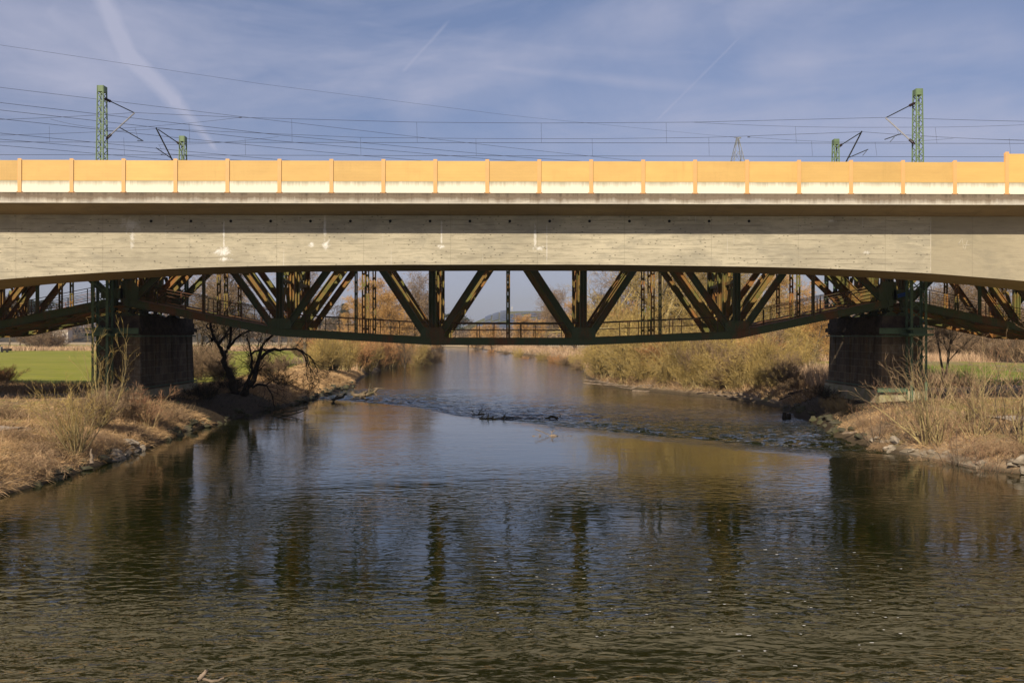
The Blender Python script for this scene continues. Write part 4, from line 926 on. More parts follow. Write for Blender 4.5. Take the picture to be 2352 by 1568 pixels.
for px,D in ((215,60),(285,66)): pl('brown',px,D,'low brown bush on the left bank near the gravel path','bush','low bushes on the left bank',.42)
# -- foreground bushes, right bank
c1=shrub_meshes(61,5.2,M['bark_y'],M['t_bramble'],n=11,spread=.9,n2=6,n3=4,nt=2,W=.012,up=.4,r=.035,base=.1)
c2=shrub_meshes(62,4.2,M['bark'],M['t_pink'],n=10,spread=1.0,n2=6,n3=4,nt=2,W=.012,up=.35,r=.028,base=.15)
c3=shrub_meshes(63,4.6,M['bark_y'],M['t_brown'],n=7,spread=1.1,n2=7,n3=4,nt=2,W=.012,up=.3,r=.045,base=.06)
FB=[(c3,2128,58,1.15,'leaning yellowish bush beside the right lattice column'),(c1,2160,57,.95,'upright multi stemmed bush right of the right lattice column'),(c1,2240,56,.9,'bare bush with crossing stems near the right frame edge'),(c2,2310,55,1.0,'reddish bush near the right frame edge'),(c3,2345,52,1.1,'tall bare bush cut by the right frame edge'),
    (c2,2010,64,.62,'small bush with pale buds at the foot of the right stone pier'),(c2,2050,66,.55,'low bush in front of the right pier footing'),(c2,2200,53,.55,'low reddish bush above the concrete bank slab'),(c1,2390,60,1.0,'bare bush just beyond the right frame edge'),(c2,2275,50.5,.5,'low reddish bush by the river stones on the right'),(c3,2215,60.5,.9,'slender bare bush by the right gravel path')]
for me_,px,D,s,lb in FB:
    x,y=at(px,D); plant('shrub',me_,x,y,lb,'bush','bare bushes on the near right bank',s,parts=('stems','twigs'))
for px,D in ((1990,69),(2030,62),(2120,55.5),(2170,54.5),(2250,53.5),(2290,52.5),(2335,51.5),(2190,58)): pl('bramble',px,D,'low tangle of bramble stems on the near right bank','brambles','bramble tangles on the near right bank',RS.uniform(.5,.8),name='bramble')
for px,D in ((30,52),(80,50),(130,53),(200,56),(250,58),(300,62),(20,60),(110,60),(360,70),(390,73),(60,47)): pl('bramble',px,D,'low tangle of dead stems on the near left bank','brambles','bramble tangles on the near left bank',RS.uniform(.6,1.0),name='bramble')
for px,D in ((470,86),(530,96),(640,108)): pl('dark',px,D,'dark scrub in the shade beneath the left end of the truss','scrub','dark scrub under the left of the truss',RS.uniform(.5,.8),name='shrub')
for px,D in ((1900,88),(1920,80),(1950,76)): pl('dark',px,D,'dark scrub in the shade beside the right stone pier','scrub','dark scrub by the right pier',RS.uniform(.35,.55),name='shrub')
pl('brownB',2170,104,'dark bare tree with wide low branches right of the right lattice column','tree',None,.72)
pl('brownA',2010,150,'bare tree behind the right stone pier','tree',None,.8)
for i,(kd,px,D,s) in enumerate([('brownB',2240,240,1.0),('brownA',2180,230,.95),('brownB',2320,210,1.1),('brownA',2400,190,1.0),('willA',2290,260,.9),('brownB',2130,260,1.0),('brownA',2060,250,.9),('brownB',1960,230,.9),('willA',1900,200,.7)]):
    pl(kd,px,D,['tall bare tree behind the right side span','slim bare tree behind the right side span','big bare tree near the right frame edge behind the truss','bare tree beyond the right frame edge','orange bare tree behind the right side span','bare tree behind the right lattice column','bare tree far behind the right stone pier','distant bare tree left of the right stone pier','small orange tree left of the right stone pier'][i],'tree','trees behind the right meadow',s)
for px,D,s in ((2140,215,.9),(2190,205,.8),(2240,200,.9),(2290,190,.8),(2340,185,.9),(2390,180,.9),(2215,220,1.1),(2320,215,1.1),(2100,225,.9)): pl('brown',px,D,'brown hedge bush at the back of the right meadow','bush','hedge behind the right meadow',s)

# ------------------------------------------------------------------ far woods, hills
def ridge(name,label,cx,cy,lx,ly,h,seed):
    nn=SN(seed,14,.002,.012); xs=np.linspace(cx-lx,cx+lx,60); ys=np.linspace(cy-ly,cy+ly,24)
    def zf(X,Y): return 1.2+h*np.clip(1-((X-cx)/lx)**2,0,1)**.7*np.clip(1-((Y-cy)/ly)**2,0,1)**.7*(1+.18*nn(X,Y))-.8*(np.abs(X-cx)>lx*.98)
    me,_,_=grid_mesh(name,xs,ys,zf,M['hill']); o=mobj(name,me); tag(o,label,'hills',kind='structure'); return zf
M['hill']=simple('wooded_hillside',(.10,.085,.06),(.07,.06,.045),.02,.95,0,.01,.05)
M['hillg']=simple('grassy_landfill',(.11,.12,.05),(.17,.15,.08),.02,.95,.1,.3,.05)
rz1=ridge('hills','low wooded rise behind the left meadow',-460,1010,330,190,13,41)
rz2=ridge('hills','low wooded rise behind the right bank',420,900,300,160,12,42)
HX,HYc=PX(1215,1800),1800
def hillz(X,Y):
    dx=np.where(X<HX,(X-HX)/140.0,(X-HX)/150.0); dy=(Y-HYc)/150.0; r_=np.sqrt(dx**2+dy**2)
    return 1.0+45.5*np.clip(np.interp(r_,[0,.30,.38,.8,1.0,1.3],[1.0,.985,.93,.40,.20,0]),0,1)
hxs=np.linspace(HX-180,HX+260,90); hys=np.linspace(HYc-230,HYc+230,60)
me,_,_=grid_mesh('hill',hxs,hys,hillz,M['hillg']); tag(mobj('hill',me),'distant flat topped grassy hill covered with solar panels','hill',kind='structure')
# solar tables follow the slope that faces the camera
tb=MB(); tb.box((-5.4,-1.9,.0),(5.4,1.9,.18)); tme=tb.build('solar_table_proto',M['panel']); pm=tme.data; bpy.data.objects.remove(tme)
lg=MB(); [lg.box((x-.1,y-.1,-1.2),(x+.1,y+.1,-.003)) for x in (-4.5,0,4.5) for y in (-1.6,1.6)]; [lg.box((-4.6,y-.12,-.35),(4.6,y+.12,-.2)) for y in (-1.6,1.6)]; [lg.box((x-.12,-1.7,-.5),(x+.12,1.7,-.32)) for x in (-4.5,0,4.5)]; lo=lg.build('p',M['galv']); lm=lo.data; bpy.data.objects.remove(lo)
cnt=0
for row,yy in enumerate(np.linspace(HYc-132,HYc-13,18)):
    for col in range(-9,8):
        x=HX+col*11.9+(row%2)*0-6
        u=(x-HX)
        if not(-98+min(row,11)*2.0 < u < 44-row*1.0): continue
        if row>10 and not(-88<u<-34): continue
        if (col*2+row)%9==0: continue
        if u>-14 and row in (4,) : continue
        z=float(hillz(np.array(x),np.array(yy))); z2=float(hillz(np.array(x),np.array(yy+4))); zx=float(hillz(np.array(x+5.),np.array(yy)))-float(hillz(np.array(x-5.),np.array(yy)))
        r=bpy.data.objects.new('solar_table',None); r.location=(x,yy,z+1.5); r.rotation_euler=(max(.22,math.atan2(z2-z,4.0)),-math.atan2(zx,10.),0); C.objects.link(r)
        tag(r,'blue grey tilted solar panel table on the distant hill','solar panel','solar tables on the hill slope'); mobj('panel',pm,r); mobj('legs',lm,r); cnt+=1
r=empty('radio_mast',(PX(1176,1800),HYc,hillz(np.array(PX(1176,1800)),np.array(HYc)))); tag(r,'tiny white radio mast on top of the solar hill','mast')
q=MB(); z=r.location.z; x=r.location.x; q.cyl((x,HYc,z),(x,HYc,z+7.5),.35,8); q.build('pole',M['wall'],r)
for dz in (4.5,6.5): q=MB(); q.box((x-1.2,HYc-.5,z+dz),(x+1.2,HYc+.5,z+dz+1)); q.build('antenna',M['wall'],r)
# woods as masses: many small bare crowns in one mesh
def wood(name,label,n,xr,yr,zf,seed,Hr=(11,17),dens=70,mat='t_far',W=.5,skip=None):
    rs=np.random.RandomState(seed); B=[];D_=[];L=[];Wd=[]
    for i in range(n):
        x=rs.uniform(*xr); y=rs.uniform(*yr)
        if skip and skip(x,y): continue
        z=float(zf(np.array(x),np.array(y))); H=rs.uniform(*Hr); w=H*rs.uniform(.22,.36)
        m_=dens; q_=norm(rs.normal(size=(m_,3))); q_[:,2]=np.abs(q_[:,2])*1.3-.35; rr=rs.uniform(.2,1,(m_,1))**.6
        o=np.array([x,y,z+H*.52])+q_*rr*np.array([w,w,H*.42]); d=norm(q_*np.array([.8,.8,1.0])+np.array([0,0,.5])+rs.normal(size=(m_,3))*.35)
        B.append(o);D_.append(d);L.append(np.full(m_,H*.16)*rs.uniform(.6,1.3,m_));Wd.append(np.full(m_,W)*rs.uniform(.5,1.2,m_))
        # stem
        B.append(np.array([[x,y,z-.5],[x+.3,y,z-.3]]));D_.append(np.array([[.02,0,1.],[.05,0,1]]));L.append(np.array([H*.75,H*.7]));Wd.append(np.array([.45,.35]))
    B=np.concatenate(B);D_=np.concatenate(D_);L=np.concatenate(L);Wd=np.concatenate(Wd)
    o=mobj(name,fast_mesh(name,[ribbons(B,norm(D_),L,Wd,np.zeros(len(L)),rs)],M[mat])); tag(o,label,'woods',kind='stuff')
flat=lambda X,Y: 1.7+0*X
wood('woodland','purple brown leafless woods along the far side of the left meadow',620,(-700,-62),(800,1050),rz1,71,(12,19),90,W=.75)
wood('woodland','brown leafless woods behind the right meadow',420,(60,560),(620,960),rz2,72,(11,17),90,W=.7)
wood('woodland','low leafless woods below the solar hill',240,(-130,120),(820,1250),flat,73,(8,13),90,mat='t_far',W=.9)
wood('woodland','orange brown thicket at the distant river bend',150,(-75,75),(655,800),flat,74,(6,10.5),80,mat='t_brown',W=.5,skip=lambda x,y: x<-75)
wood('woodland','bare trees nearer on the right behind the thicket',110,(28,170),(235,420),flat,75,(9,14),130,mat='t_brown',W=.22)
wood('woodland','bare trees in the middle distance behind the left bank bushes',60,(-150,-48),(400,640),flat,76,(8,13),100,mat='t_far',W=.45)
for px,D,k,s,lb in ((792,690,'conifer',1.35,'dark conifer rising above the far left woods'),(826,720,'conifer',1.5,'dark conifer right of the first one, behind a hanger'),(842,760,'pine',1.2,'dark pine beside the two conifers'),(765,780,'pine',1.1,'rounded dark pine left of the conifers'),(1042,800,'pine',1.25,'dark pine cluster just right of the first main post'),(1056,790,'pine',1.05,'smaller dark pine right of the cluster by the first main post'),
     (70,860,'pine',1.5,'dark pine on the left skyline behind the side span'),(100,850,'pine',1.6,'broad dark pine on the left skyline'),(30,840,'pine',1.8,'tall dark pine at the left frame edge skyline'),(165,870,'pine',1.2,'dark pine left of the left lattice column'),(190,860,'pine',1.15,'second dark pine left of the left lattice column'),(205,870,'pine',1.0,'small dark pine nearest the left lattice column'),(722,740,'pine',1.0,'dark pine behind the far truss diagonals'),(1368,640,'pine',.8,'small dark pine right of the second main post')):
    x,y=at(px,D); zz=float(rz1(np.array(x),np.array(y))) if x<-120 else ghs(x,y); plant('pine_tree' if k=='pine' else 'conifer_tree',T[k],x,y,lb,'tree','dark evergreens on the skyline',s,z=zz)
# scattered houses
def house(px,D,w,d,h,label):
    x,y=at(px,D); zz=max(float(rz1(np.array(x),np.array(y))),ghs(x,y)); r=empty('house',(x,y,zz)); tag(r,label,'house')
    MB().box((x-w/2,y-d/2,zz-1),(x+w/2,y+d/2,zz+h)).build('wall',M['wall'],r); q=MB(); q.prism([(x-w/2-.5,zz+h),(x+w/2+.5,zz+h),(x,zz+h+w*.32)],y-d/2-.4,y+d/2+.4); q.build('roof',M['roof'],r)
    for i in range(3):
        for k in range(2): MB().box((x-w/2+w*(.2+.28*i)-.5,y-d/2-.03,zz+1+2.8*k),(x-w/2+w*(.2+.28*i)+.5,y-d/2+.02,zz+2.3+2.8*k)).build('window',M['panel'],r)
house(141,800,9,9,13,'tall pale house on the left skyline behind the side span'); house(770,760,14,9,5,'pale low house in the far left woods'); house(150,790,7,8,9,'small pale house beside the tall one on the left skyline')
# farm trailer at the meadow edge
x,y=at(14,300); z=ghs(x,y); r=empty('farm_trailer',(x,y,z)); tag(r,'small dark frame trailer at the left frame edge of the meadow','trailer')
q=MB(); q.box((x-1.2,y-.8,z+.4),(x+1.2,y+.8,z+1.0)); q.build('body',M['bark_dark'],r)
q=MB(); [q.box((x+a-.06,y-.8,z+1.003),(x+a+.06,y-.7,z+2.1)) for a in (-1.1,1.1)]; q.box((x-1.16,y-.8,z+2.1),(x+1.16,y-.7,z+2.2)); q.build('frame',M['bark_dark'],r)
q=MB(); q.box((x-2.4,y-.7,z+.35),(x-1.22,y+.7,z+1.5)); q.build('cab',M['wall'],r)
for a in (-.7,.7): q=MB(); q.cyl((x+a,y-.95,z+.35),(x+a,y-.81,z+.35),.35,12); q.build('wheel',M['black'],r)

# ------------------------------------------------------------------ dry grass
def blades(name,label,n,xr,yr,Lr,W,mat,seed,dmin,dmax,lean=(.5,0),droop=.8,up=1.0,cl=.5,dens=None):
    rs=np.random.RandomState(seed); X=rs.uniform(xr[0],xr[1],n); Y=rs.uniform(yr[0],yr[1],n); d=bankd(X,Y); nz=NB(X*.6,Y*.6)
    k=(d>dmin)&(d<dmax)&(nz>-cl*2+.2)&(rs.uniform(size=n)<np.clip(1.3-(d-dmin)/(dmax-dmin)*.7,0,1))
    if dens is not None: k&=dens(X,Y,d,rs)
    X=X[k];Y=Y[k]; Z=gh(X,Y)-.04; N=len(X); a=rs.uniform(0,6.28,N); s=rs.uniform(.1,.9,N)
    lx=lean[0]+.6*NW(X*3,Y*3); ly=lean[1]+.5*NT(X*3,Y*3)
    dr=norm(np.stack([np.cos(a)*s+lx,np.sin(a)*s+ly,np.full(N,up)],-1)); L=rs.uniform(Lr[0],Lr[1],N)*(1+.3*np.clip(NB(X*.5,Y*.5),-1,1))
    o=mobj(name,fast_mesh(name,[ribbons(np.stack([X,Y,Z],-1),dr,L,W*rs.uniform(.6,1.3,N),np.full(N,droop),rs)],M[mat])); tag(o,label,'grass',kind='stuff'); return o
notpath=lambda X,Y,d,rs: ~(((X<-24)&(np.abs(Y-54.5)<1.7))|((X>26)&(np.abs(Y-60.6)<2.0)))&~((X<-25.5)&(Y>57)&(rs.uniform(size=len(d))<.88))&~((X>26)&(Y>63)&(rs.uniform(size=len(d))<.7))&~((Y>73)&(Y<99)&(d<7)&(rs.uniform(size=len(d))<.62))
blades('dry_grass','thick flattened straw grass on the near left bank',130000,(-42,-19),(38,77),(.45,1.0),.020,'straw',81,.12,19,(.8,-.25),1.1,.75,.9,notpath)
blades('dead_stems','dead weed stems over the near left bank',26000,(-42,-19),(38,77),(.5,1.2),.014,'litter',82,.3,18,(.2,0),.4,1.0,.5,notpath)
blades('dry_grass','dry straw grass on the near right bank',95000,(20,50),(28,78),(.25,.6),.022,'straw',83,.35,22,(-.4,-.2),1.0,.7,.5,notpath)
blades('dead_stems','tangled dead stems and litter over the near right bank',80000,(20,50),(28,78),(.25,.6),.016,'litter',84,.4,20,(-.1,0),.7,.7,.8,notpath)
blades('green_grass','short green grass tufts near the gravel paths',30000,(-45,45),(50,80),(.12,.3),.018,'grassg',85,2.5,22,(0,0),.3,1,.1,notpath)
blades('dry_grass','straw coloured grass strip along the left bank behind the bridges',110000,(-36,-18),(96,175),(.5,1.1),.040,'straw',86,.2,8.5,(.6,-.2),.8,.8,.8)
blades('dry_grass','straw and dead stems along the right bank behind the bridges',210000,(8,50),(94,190),(.4,1.1),.045,'litter',87,.2,16,(-.3,-.2),.6,.8,.8)
blades('reeds','pale pinkish reeds left of the right stone pier',26000,(22,40),(95,150),(1.2,2.3),.045,'reed',88,3,16,(0,0),.15,1.6,.9)
blades('reeds','pale reeds across the back of the right meadow',60000,(34,150),(188,260),(1.0,2.2),.09,'reed',89,12,140,(0,0),.15,1.6,.6)
blades('reeds','pale reed strip along the far edge of the left meadow',50000,(-240,-26),(326,372),(.9,1.8),.16,'reed',90,2,230,(0,0),.15,1.6,.9)
blades('dry_grass','pinkish dry grass on the far river banks',120000,(-70,45),(170,640),(.8,2.2),.12,'reed',91,.3,12,(0,-.2),.4,1.0,.9)
blades('dry_grass','rough brown grass at the meadow edge under the left side span',30000,(-60,-24),(84,99),(.3,.8),.03,'litter',92,3,40,(.2,0),.6,.9,.4)
blades('dead_stems','sparse dark litter on the shaded banks under the bridges',26000,(-40,40),(72,100),(.2,.6),.022,'bark_dark',94,.2,9,(.1,-.1),.6,.8,.8)
blades('weeds','greenish rough grass on the right meadow',50000,(30,100),(98,160),(.25,.7),.05,'grassg',93,6,80,(.1,0),.5,.9,.3)

# ------------------------------------------------------------------ stones and slabs at the water line
def rock_mesh(seed,m):
    import bmesh
    rs=np.random.RandomState(seed); bm=bmesh.new(); bmesh.ops.create_icosphere(bm,subdivisions=2,radius=.5)
    sc=rs.uniform([.8,.6,.35],[1.3,1.0,.65])
    for v in bm.verts:
        c=v.co; n_=1+.22*math.sin(c.x*7+seed)+.18*math.sin(c.y*9+seed*2)+.15*math.sin(c.z*11+seed); c*=n_
        for k in range(4):
            pn=Vector(np.random.RandomState(seed*10+k).normal(size=3)).normalized(); dd=c.dot(pn)-.36
            if dd>0: c-=pn*dd
        c.x*=sc[0];c.y*=sc[1];c.z*=sc[2]
    me=bpy.data.meshes.new('rock'); bm.to_mesh(me); bm.free(); me.materials.append(m); return me
RK=[rock_mesh(i,M['rock']) for i in range(6)]; RD=[rock_mesh(i+20,M['rock_dark']) for i in range(4)]
def wl(side,y): return (np.interp(y,LW[:,0],LW[:,1])+float(NW(np.array(y),np.array(0.)))*.35) if side<0 else (np.interp(y,RW[:,0],RW[:,1])-float(NW(np.array(y+99.),np.array(0.)))*.35)
def rocks(side,ys,n,rk,s0,s1,label,group,off=(-.15,.5)):
    for i in range(n):
        y=RS.uniform(*ys); x=wl(side,y)+(-1 if side<0 else 1)*RS.uniform(*off); s=RS.uniform(s0,s1)
        o=mobj('rock',rk[RS.randint(len(rk))],None,(x,y,max(ghs(x,y),-.05)+s*.10)); o.scale=(s,s,s); o.rotation_euler=(RS.uniform(-.3,.3),RS.uniform(-.3,.3),RS.uniform(0,6.28)); tag(o,label,'rock',group)
rocks(1,(46.5,50.8),34,RK,.45,.95,'pale angular rock at the water line near the right frame edge','rocks along the right water line',(-.2,1.1))
rocks(1,(51,66),16,RK,.35,.8,'pale rock at the water line of the near right bank','rocks on the near right bank',(-.1,.5))
rocks(-1,(55,61),22,RK,.4,.85,'pale rock at the water line of the near left bank','rocks along the near left water line',(-.25,.5))
rocks(-1,(46,56),16,RD,.4,.9,'dark mossy rock at the undercut near left bank','dark rocks on the near left bank',(-.1,.35))
rocks(-1,(100,138),34,RD,.5,1.2,'green mossy rock at the left water line behind the bridges','mossy rocks on the left bank',(-.3,.4))
rocks(-1,(61,98),30,RD,.4,.9,'dark rock at the shaded left water line','dark rocks below the left pier',(-.2,.4))
rocks(1,(66,98),26,RD,.4,.9,'dark rock at the shaded right water line','dark rocks below the right pier',(-.2,.4))
# concrete revetment slabs on the right bank
for i,(y0,y1) in enumerate(((52.0,54.3),(54.4,56.6),(56.7,58.9))):
    x=wl(1,(y0+y1)/2); q=MB(); a=(x-.25,y0,.02);
    v=[(wl(1,y0)-.2,y0,.10),(wl(1,y1)-.2,y1,.10),(wl(1,y1)+2.2,y1,1.02),(wl(1,y0)+2.2,y0,1.02)]
    v2=[(p[0]+.1,p[1],p[2]-.3) for p in v]; q.add(v+v2,[(0,1,2,3),(7,6,5,4),(0,4,5,1),(1,5,6,2),(2,6,7,3),(3,7,4,0)])
    tag(q.build('bank_slab',M['slab']),['sloping concrete bank slab nearest the right frame edge','middle sloping concrete bank slab on the right','sloping concrete bank slab nearest the right pier'][i],'slab','sloping concrete slabs on the right bank')

# ------------------------------------------------------------------ driftwood
def drift(label,D,lines,m,name='driftwood',tw=0,twm='t_bramble',seed=0,L=.5):
    rs=np.random.RandomState(seed+100); o0=None; parts=[]; ps=[]
    for pts,r0,r1 in lines:
        w=np.array([tuple(P(p[0],p[1],D+(p[2] if len(p)>2 else 0))) for p in pts]); w=resamp(w,8); w+=rs.normal(size=w.shape)*r0*.25
        if o0 is None: o0=w[0].copy()
        parts.append(tubes((w-o0)[None],np.linspace(r0,r1,8)[None]*(1+.12*rs.normal(size=(1,8))),7)); ps.append(w-o0)
    if tw:
        for p in ps: parts.append(twigs(p[None],tw,L,.02,(.3,1.2),rs,.3,.2,0))
    o=mobj(name,fast_mesh(name,parts,m),None,tuple(o0)); tag(o,label,'driftwood'); return o
def Dw(y): return EYE*F/(y-HY)
D1=Dw(912)
drift('big mossy log jam with raised branches at the left end of the weir',D1,[([(805,900),(818,907),(838,908)],.2,.15),([(828,911),(845,905),(862,898),(868,893)],.22,.12),([(845,905),(850,893),(855,888)],.08,.04),([(853,897),(862,891),(874,892),(885,893)],.07,.03),([(812,912),(830,906),(842,897)],.08,.05),([(836,914),(837,899)],.25,.2),([(858,900),(866,908)],.08,.05),([(846,898),(851,880)],.06,.03)],M['rock_dark2'],tw=8,seed=1)
D2=Dw(922)
drift('single mossy log sticking out of the water near the left bank',D2,[([(761,922),(772,914),(786,912),(795,903)],.2,.09),([(772,914),(776,908)],.12,.06),([(790,908),(796,906)],.06,.03)],M['rock_dark'],seed=2)
D3=Dw(955)
drift('long dark branch lying in the water below the dark willow',D3,[([(614,960),(640,951),(655,944),(676,944),(690,940),(708,936)],.07,.05),([(640,951),(655,955),(672,952),(700,941),(707,938)],.06,.04),([(645,948),(632,950),(625,955)],.04,.02),([(655,944),(648,951)],.04,.02),([(588,966),(600,950)],.02,.01),([(600,958),(596,951)],.02,.01),([(681,940),(682,948)],.05,.03)],M['drift_dark'],tw=3,seed=3,L=.4)
drift('small twiggy snag upstream on the weir line left of centre',Dw(951),[([(1085,952),(1098,952),(1112,951)],.06,.05),([(1099,951),(1109,937)],.05,.02),([(1090,950),(1084,944)],.03,.015),([(1104,950),(1116,940)],.02,.01)],M['drift_dark'],tw=9,seed=4,L=.6)
drift('low dark snag with short upright stubs caught on the weir line',Dw(961),[([(1101,961),(1120,961.5),(1140,961),(1158,960)],.07,.05),([(1120,961),(1122,950)],.06,.03),([(1154,959),(1160,952)],.07,.04),([(1106,959),(1113,951)],.03,.015),([(1128,960),(1136,955)],.04,.02)],M['drift_dark'],tw=14,seed=5,L=.6)
drift('black stump in the broken water right of the snags',Dw(957),[([(1258,959),(1268,957),(1282,958)],.12,.10),([(1240,963),(1252,961),(1262,958)],.08,.08),([(1286,958),(1287,952)],.05,.03)],M['drift_dark'],tw=4,seed=6,L=.3)
drift('pale reed raft with a long straw stem in smooth water right of centre',Dw(1001),[([(1262,1003),(1270,1001),(1282,1002)],.10,.08),([(1228,985),(1245,991),(1262,999)],.025,.02),([(1266,1001),(1268,991),(1270,989)],.02,.012),([(1222,1001),(1240,1003),(1254,1003)],.04,.03),([(1286,1002),(1300,1002),(1312,1001)],.03,.02),([(1241,1007),(1240,999)],.05,.03)],M['drift'],tw=14,seed=7,L=.4)
drift('pale forked branch reaching out of the water at the bottom edge',Dw(1572),[([(448,1580),(456,1560),(465,1551),(471,1540)],.055,.03),([(464,1551),(462,1549),(459,1551)],.02,.014),([(462,1556),(480,1563),(500,1563),(516,1556)],.03,.016),([(471,1541),(476,1539)],.025,.018)],M['drift'],seed=8)
drift('bleached branches washed against the right bank thicket',Dw(892)-3,[([(1340,880),(1370,882),(1400,884),(1440,886)],.07,.05),([(1452,897),(1500,899),(1540,896),(1580,893)],.10,.05),([(1448,893),(1470,886),(1510,883)],.08,.04),([(1340,873),(1375,876),(1420,882)],.06,.04),([(1395,880),(1430,890),(1450,892)],.05,.03),([(1560,900),(1600,906),(1640,903)],.07,.04)],M['drift'],tw=14,seed=9,L=1.1)
drift('bleached branches along the water line right of the thicket',Dw(915)-2,[([(1640,908),(1680,910),(1720,915),(1760,922)],.08,.05),([(1695,906),(1730,908),(1775,920)],.09,.05),([(1660,900),(1720,905),(1790,918)],.05,.03),([(1600,903),(1640,900),(1690,906)],.05,.03),([(1760,915),(1790,921),(1815,920)],.06,.04)],M['drift'],tw=18,seed=10,L=1.1)
drift('dark thin branch reaching from the right bank towards the stone pier',100,[([(1810,905),(1850,893),(1893,888)],.06,.03),([(1790,918),(1840,898),(1893,893)],.05,.03),([(1815,905),(1860,900),(1893,893)],.04,.02)],M['bark_dark'],tw=6,seed=11,L=.6)
drift('pale broken stump standing on the near left bank',47.5,[([(210,1065),(211,1046),(208,1035),(210,1030)],.09,.04)],M['drift'],seed=12)
drift('pale flat log at the river edge by the right bushes',68,[([(1935,997),(1950,994),(1975,991)],.09,.05)],M['drift'],seed=13)
# a dark post stump in the water near the right pier
q=MB(); p=P(1802,951,Dw(957)); q.cyl((p.x,p.y,-.4),(p.x,p.y,.34),.22,9,.15); q.cyl((p.x+.5,p.y+.6,-.4),(p.x+.5,p.y+.6,.2),.2,8,.15); tag(q.build('mooring_stump',M['bark_dark']),'dark rounded stump in the water left of the right stone pier','stump')
# twig clumps standing in the river
for px,py,k in ((690,1019,0),(1010,1012,1)): pass
# foam flecks drifting on the near water
q=MB(); rs=np.random.RandomState(77)
for i in range(95):
    px=rs.uniform(1120,2080); py=rs.choice([rs.normal(1400,60),rs.normal(1330,90),rs.uniform(1160,1560)]); 
    if not 1130<py<1600: continue
    D=Dw(py); x=PX(px,D); s=rs.uniform(.010,.030)*(1 if rs.uniform()<.85 else 1.7); n=7; aa=rs.uniform(.6,1.3,n); q.add([(x+s*1.5*aa[k]*math.cos(k*6.283/n),D+s*aa[k]*math.sin(k*6.283/n),.022) for k in range(n)],[tuple(range(n))])
tag(q.build('foam_flecks',M['foam']),'small pale foam flecks drifting on the near water','foam',kind='stuff')

# ------------------------------------------------------------------ camera, sun, sky, haze
cam=bpy.data.cameras.new('camera'); cam.sensor_width=36; cam.lens=36*F/2352; cam.clip_end=12000; cam.clip_start=.3; cam.shift_y=-(784-HY)/2352
co=bpy.data.objects.new('camera',cam); co.location=(0,0,EYE); co.rotation_euler=(math.pi/2,0,0); C.objects.link(co); bpy.context.scene.camera=co
EL=math.radians(30.5); AZ=math.radians(20)
sv=Vector((-math.sin(AZ)*math.cos(EL),-math.cos(AZ)*math.cos(EL),math.sin(EL)))
L=bpy.data.lights.new('sun','SUN'); L.energy=SUN_E; L.angle=math.radians(.5); L.color=(1,.88,.70)
lo=bpy.data.objects.new('sun',L); lo.rotation_euler=sv.to_track_quat('Z','Y').to_euler(); lo.location=sv*200; C.objects.link(lo)
w=bpy.data.worlds.new('World'); bpy.context.scene.world=w; w.use_nodes=True; t=w.node_tree; t.nodes.clear()
out=t.nodes.new('ShaderNodeOutputWorld'); bg=t.nodes.new('ShaderNodeBackground'); t.links.new(bg.outputs[0],out.inputs[0])
sky=t.nodes.new('ShaderNodeTexSky'); sky.sky_type='NISHITA'; sky.sun_disc=False; sky.sun_elevation=EL; sky.sun_rotation=math.pi+AZ; sky.air_density=1.0; sky.dust_density=.6; sky.ozone_density=1.5
tc=t.nodes.new('ShaderNodeTexCoord').outputs['Generated']; s3=nd(t,'SeparateXYZ',Vector=tc).outputs
zc_=math_(t,'MAXIMUM',s3[2],.03)
el=math_(t,'ARCSINE',s3[2]); az=math_(t,'ARCTAN2',s3[0],s3[1])     # azimuth from +Y, radians
cv=nd(t,'CombineXYZ',X=az,Y=el,Z=0.0).outputs[0]
# broad cirrus veils
n1=noise(t,mapped(t,cv,(2.2,6.5,1),(0,0,0),(0,0,.42)),1.0,6,.62,.8)
n2=noise(t,mapped(t,cv,(1.2,9.0,1),(3,1,0),(0,0,.30)),1.0,6,.6,1.2)
n3=noise(t,mapped(t,cv,(3.0,10,1),(7,2,0),(0,0,-.12)),1.0,5,.6,.6)
veil=math_(t,'ADD',math_(t,'ADD',ramp(t,n1,.42,.68,0,.50),ramp(t,n2,.46,.70,0,.46)),ramp(t,n3,.50,.70,0,.38))
def band(a0,e0,a1,e1,w0,w1,am,fuzz=.3):
    """soft streak along a great-circle-like segment between two sky directions"""
    L_=math.hypot(a1-a0,e1-e0); ux,uy=(a1-a0)/L_,(e1-e0)/L_
    dx=math_(t,'SUBTRACT',az,a0); dy=math_(t,'SUBTRACT',el,e0)
    al=math_(t,'DIVIDE',math_(t,'ADD',math_(t,'MULTIPLY',dx,ux),math_(t,'MULTIPLY',dy,uy)),L_)
    ac=math_(t,'ABSOLUTE',math_(t,'ADD',math_(t,'SUBTRACT',math_(t,'MULTIPLY',dy,ux),math_(t,'MULTIPLY',dx,uy)),math_(t,'MULTIPLY',math_(t,'SUBTRACT',noise(t,cv,11.0,4,.6),.5),w0*.9)))
    ww=math_(t,'ADD',math_(t,'MULTIPLY',ramp(t,al,0,1),w1-w0),w0)
    k=ramp(t,math_(t,'DIVIDE',ac,ww),.1,1.0,1,0)
    e_=math_(t,'MULTIPLY',ramp(t,al,-.02,.08),ramp(t,al,.9,1.05,1,0))
    return math_(t,'MULTIPLY',math_(t,'MULTIPLY',k,e_),math_(t,'MULTIPLY',ramp(t,noise(t,mapped(t,cv,(14,14,1)),1.0,5,.65),.3,.65,.55,1),am))
def AE(px,py):
    v=Vector(((px-CX)/F,1,(HY-py)/F)); return math.atan2(v.x,v.y), math.asin(v.z/v.length)
def bnd(a,b,w0,w1,am): A=AE(*a);B=AE(*b); return band(A[0],A[1],B[0],B[1],w0/F,w1/F,am)
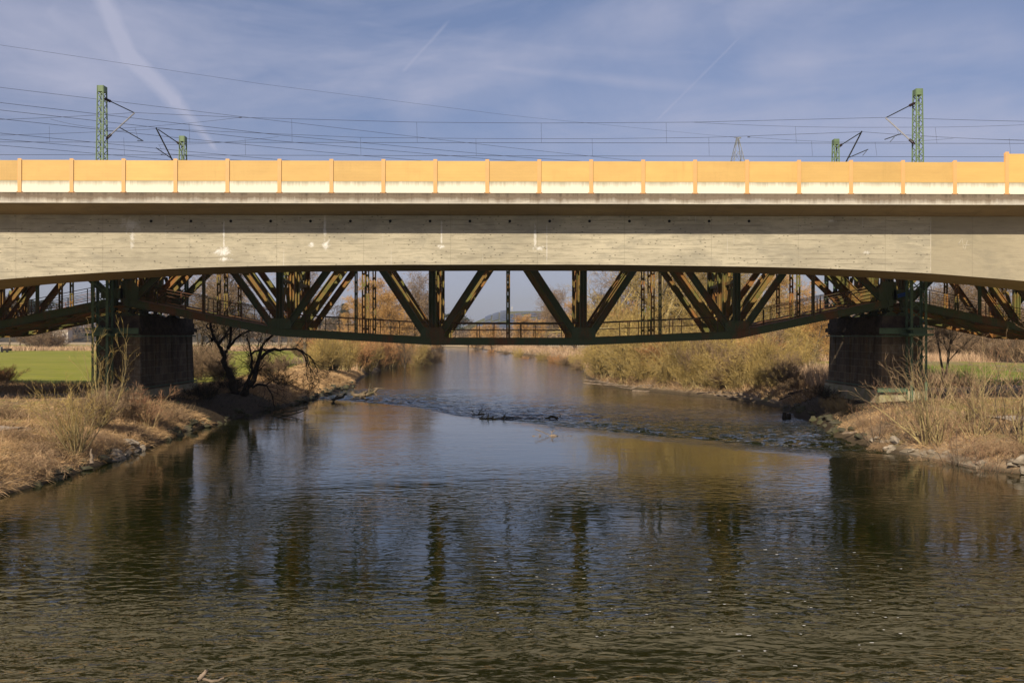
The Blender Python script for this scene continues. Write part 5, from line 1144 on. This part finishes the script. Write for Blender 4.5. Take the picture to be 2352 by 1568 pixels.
tot=math_(t,'MINIMUM',math_(t,'MULTIPLY',veil,.85),.8)
for args in (((215,-60),(300,150),34,32,.85),((285,120),(410,240),30,27,.85),((395,222),(500,345),26,9,.8),((100,10),(300,170),60,30,.35),((60,20),(300,190),70,40,.20),((920,170),(1030,50),9,5,.35),((1500,285),(1705,80),6,4,.38),((900,240),(1600,-10),85,90,.48),((1100,150),(1800,215),14,30,.35),((1190,250),(1820,215),60,30,.20),((1660,60),(1900,-60),60,80,.35),((1700,150),(2352,60),70,100,.38),((1850,300),(2352,230),50,70,.3),((900,300),(1500,330),50,30,.14)):
    tot=math_(t,'MAXIMUM',tot,math_(t,'ADD',math_(t,'MULTIPLY',tot,.75),math_(t,'MULTIPLY',bnd(*args),.8)))
tot=math_(t,'MINIMUM',tot,.85)
skyc=mixc(t,1.0,sky.outputs[0],SKY_TINT,'MULTIPLY'); skyc=mixc(t,ramp(t,s3[2],.08,.32,1,0),skyc,mixc(t,1.0,skyc,(.70,.72,.84),'MULTIPLY'))
lumc=SKY_CLOUD
c=mixc(t,tot,skyc,lumc)
c=mixc(t,ramp(t,s3[2],.0,.11,SKY_HZ,0),c,SKY_HAZE)
t.links.new(c,bg.inputs[0]); bg.inputs[1].default_value=SKY_S
sc=bpy.context.scene; sc.view_settings.view_transform='Standard'; sc.view_settings.look='None'; sc.view_settings.exposure=EXPO; sc.view_settings.gamma=1; sc.render.film_transparent=False
sc.cycles.max_bounces=6; sc.cycles.transparent_max_bounces=8; sc.cycles.diffuse_bounces=2; sc.cycles.glossy_bounces=3; sc.cycles.volume_bounces=0; sc.cycles.use_denoising=True
sc.cycles.sample_clamp_indirect=8
if HAZE>0:
    hm,ht,ho=material('air'); pv=nd(ht,'VolumePrincipled',Density=HAZE); pv.inputs['Color'].default_value=(.80,.86,.95,1); pv.inputs['Anisotropy'].default_value=.2; ht.links.new(pv.outputs[0],ho.inputs[1])
    q=MB(); q.box((-3600,-130,-3.5),(3600,5400,62)); tag(q.build('haze',hm),'thin pale haze filling the valley air','haze',kind='stuff')
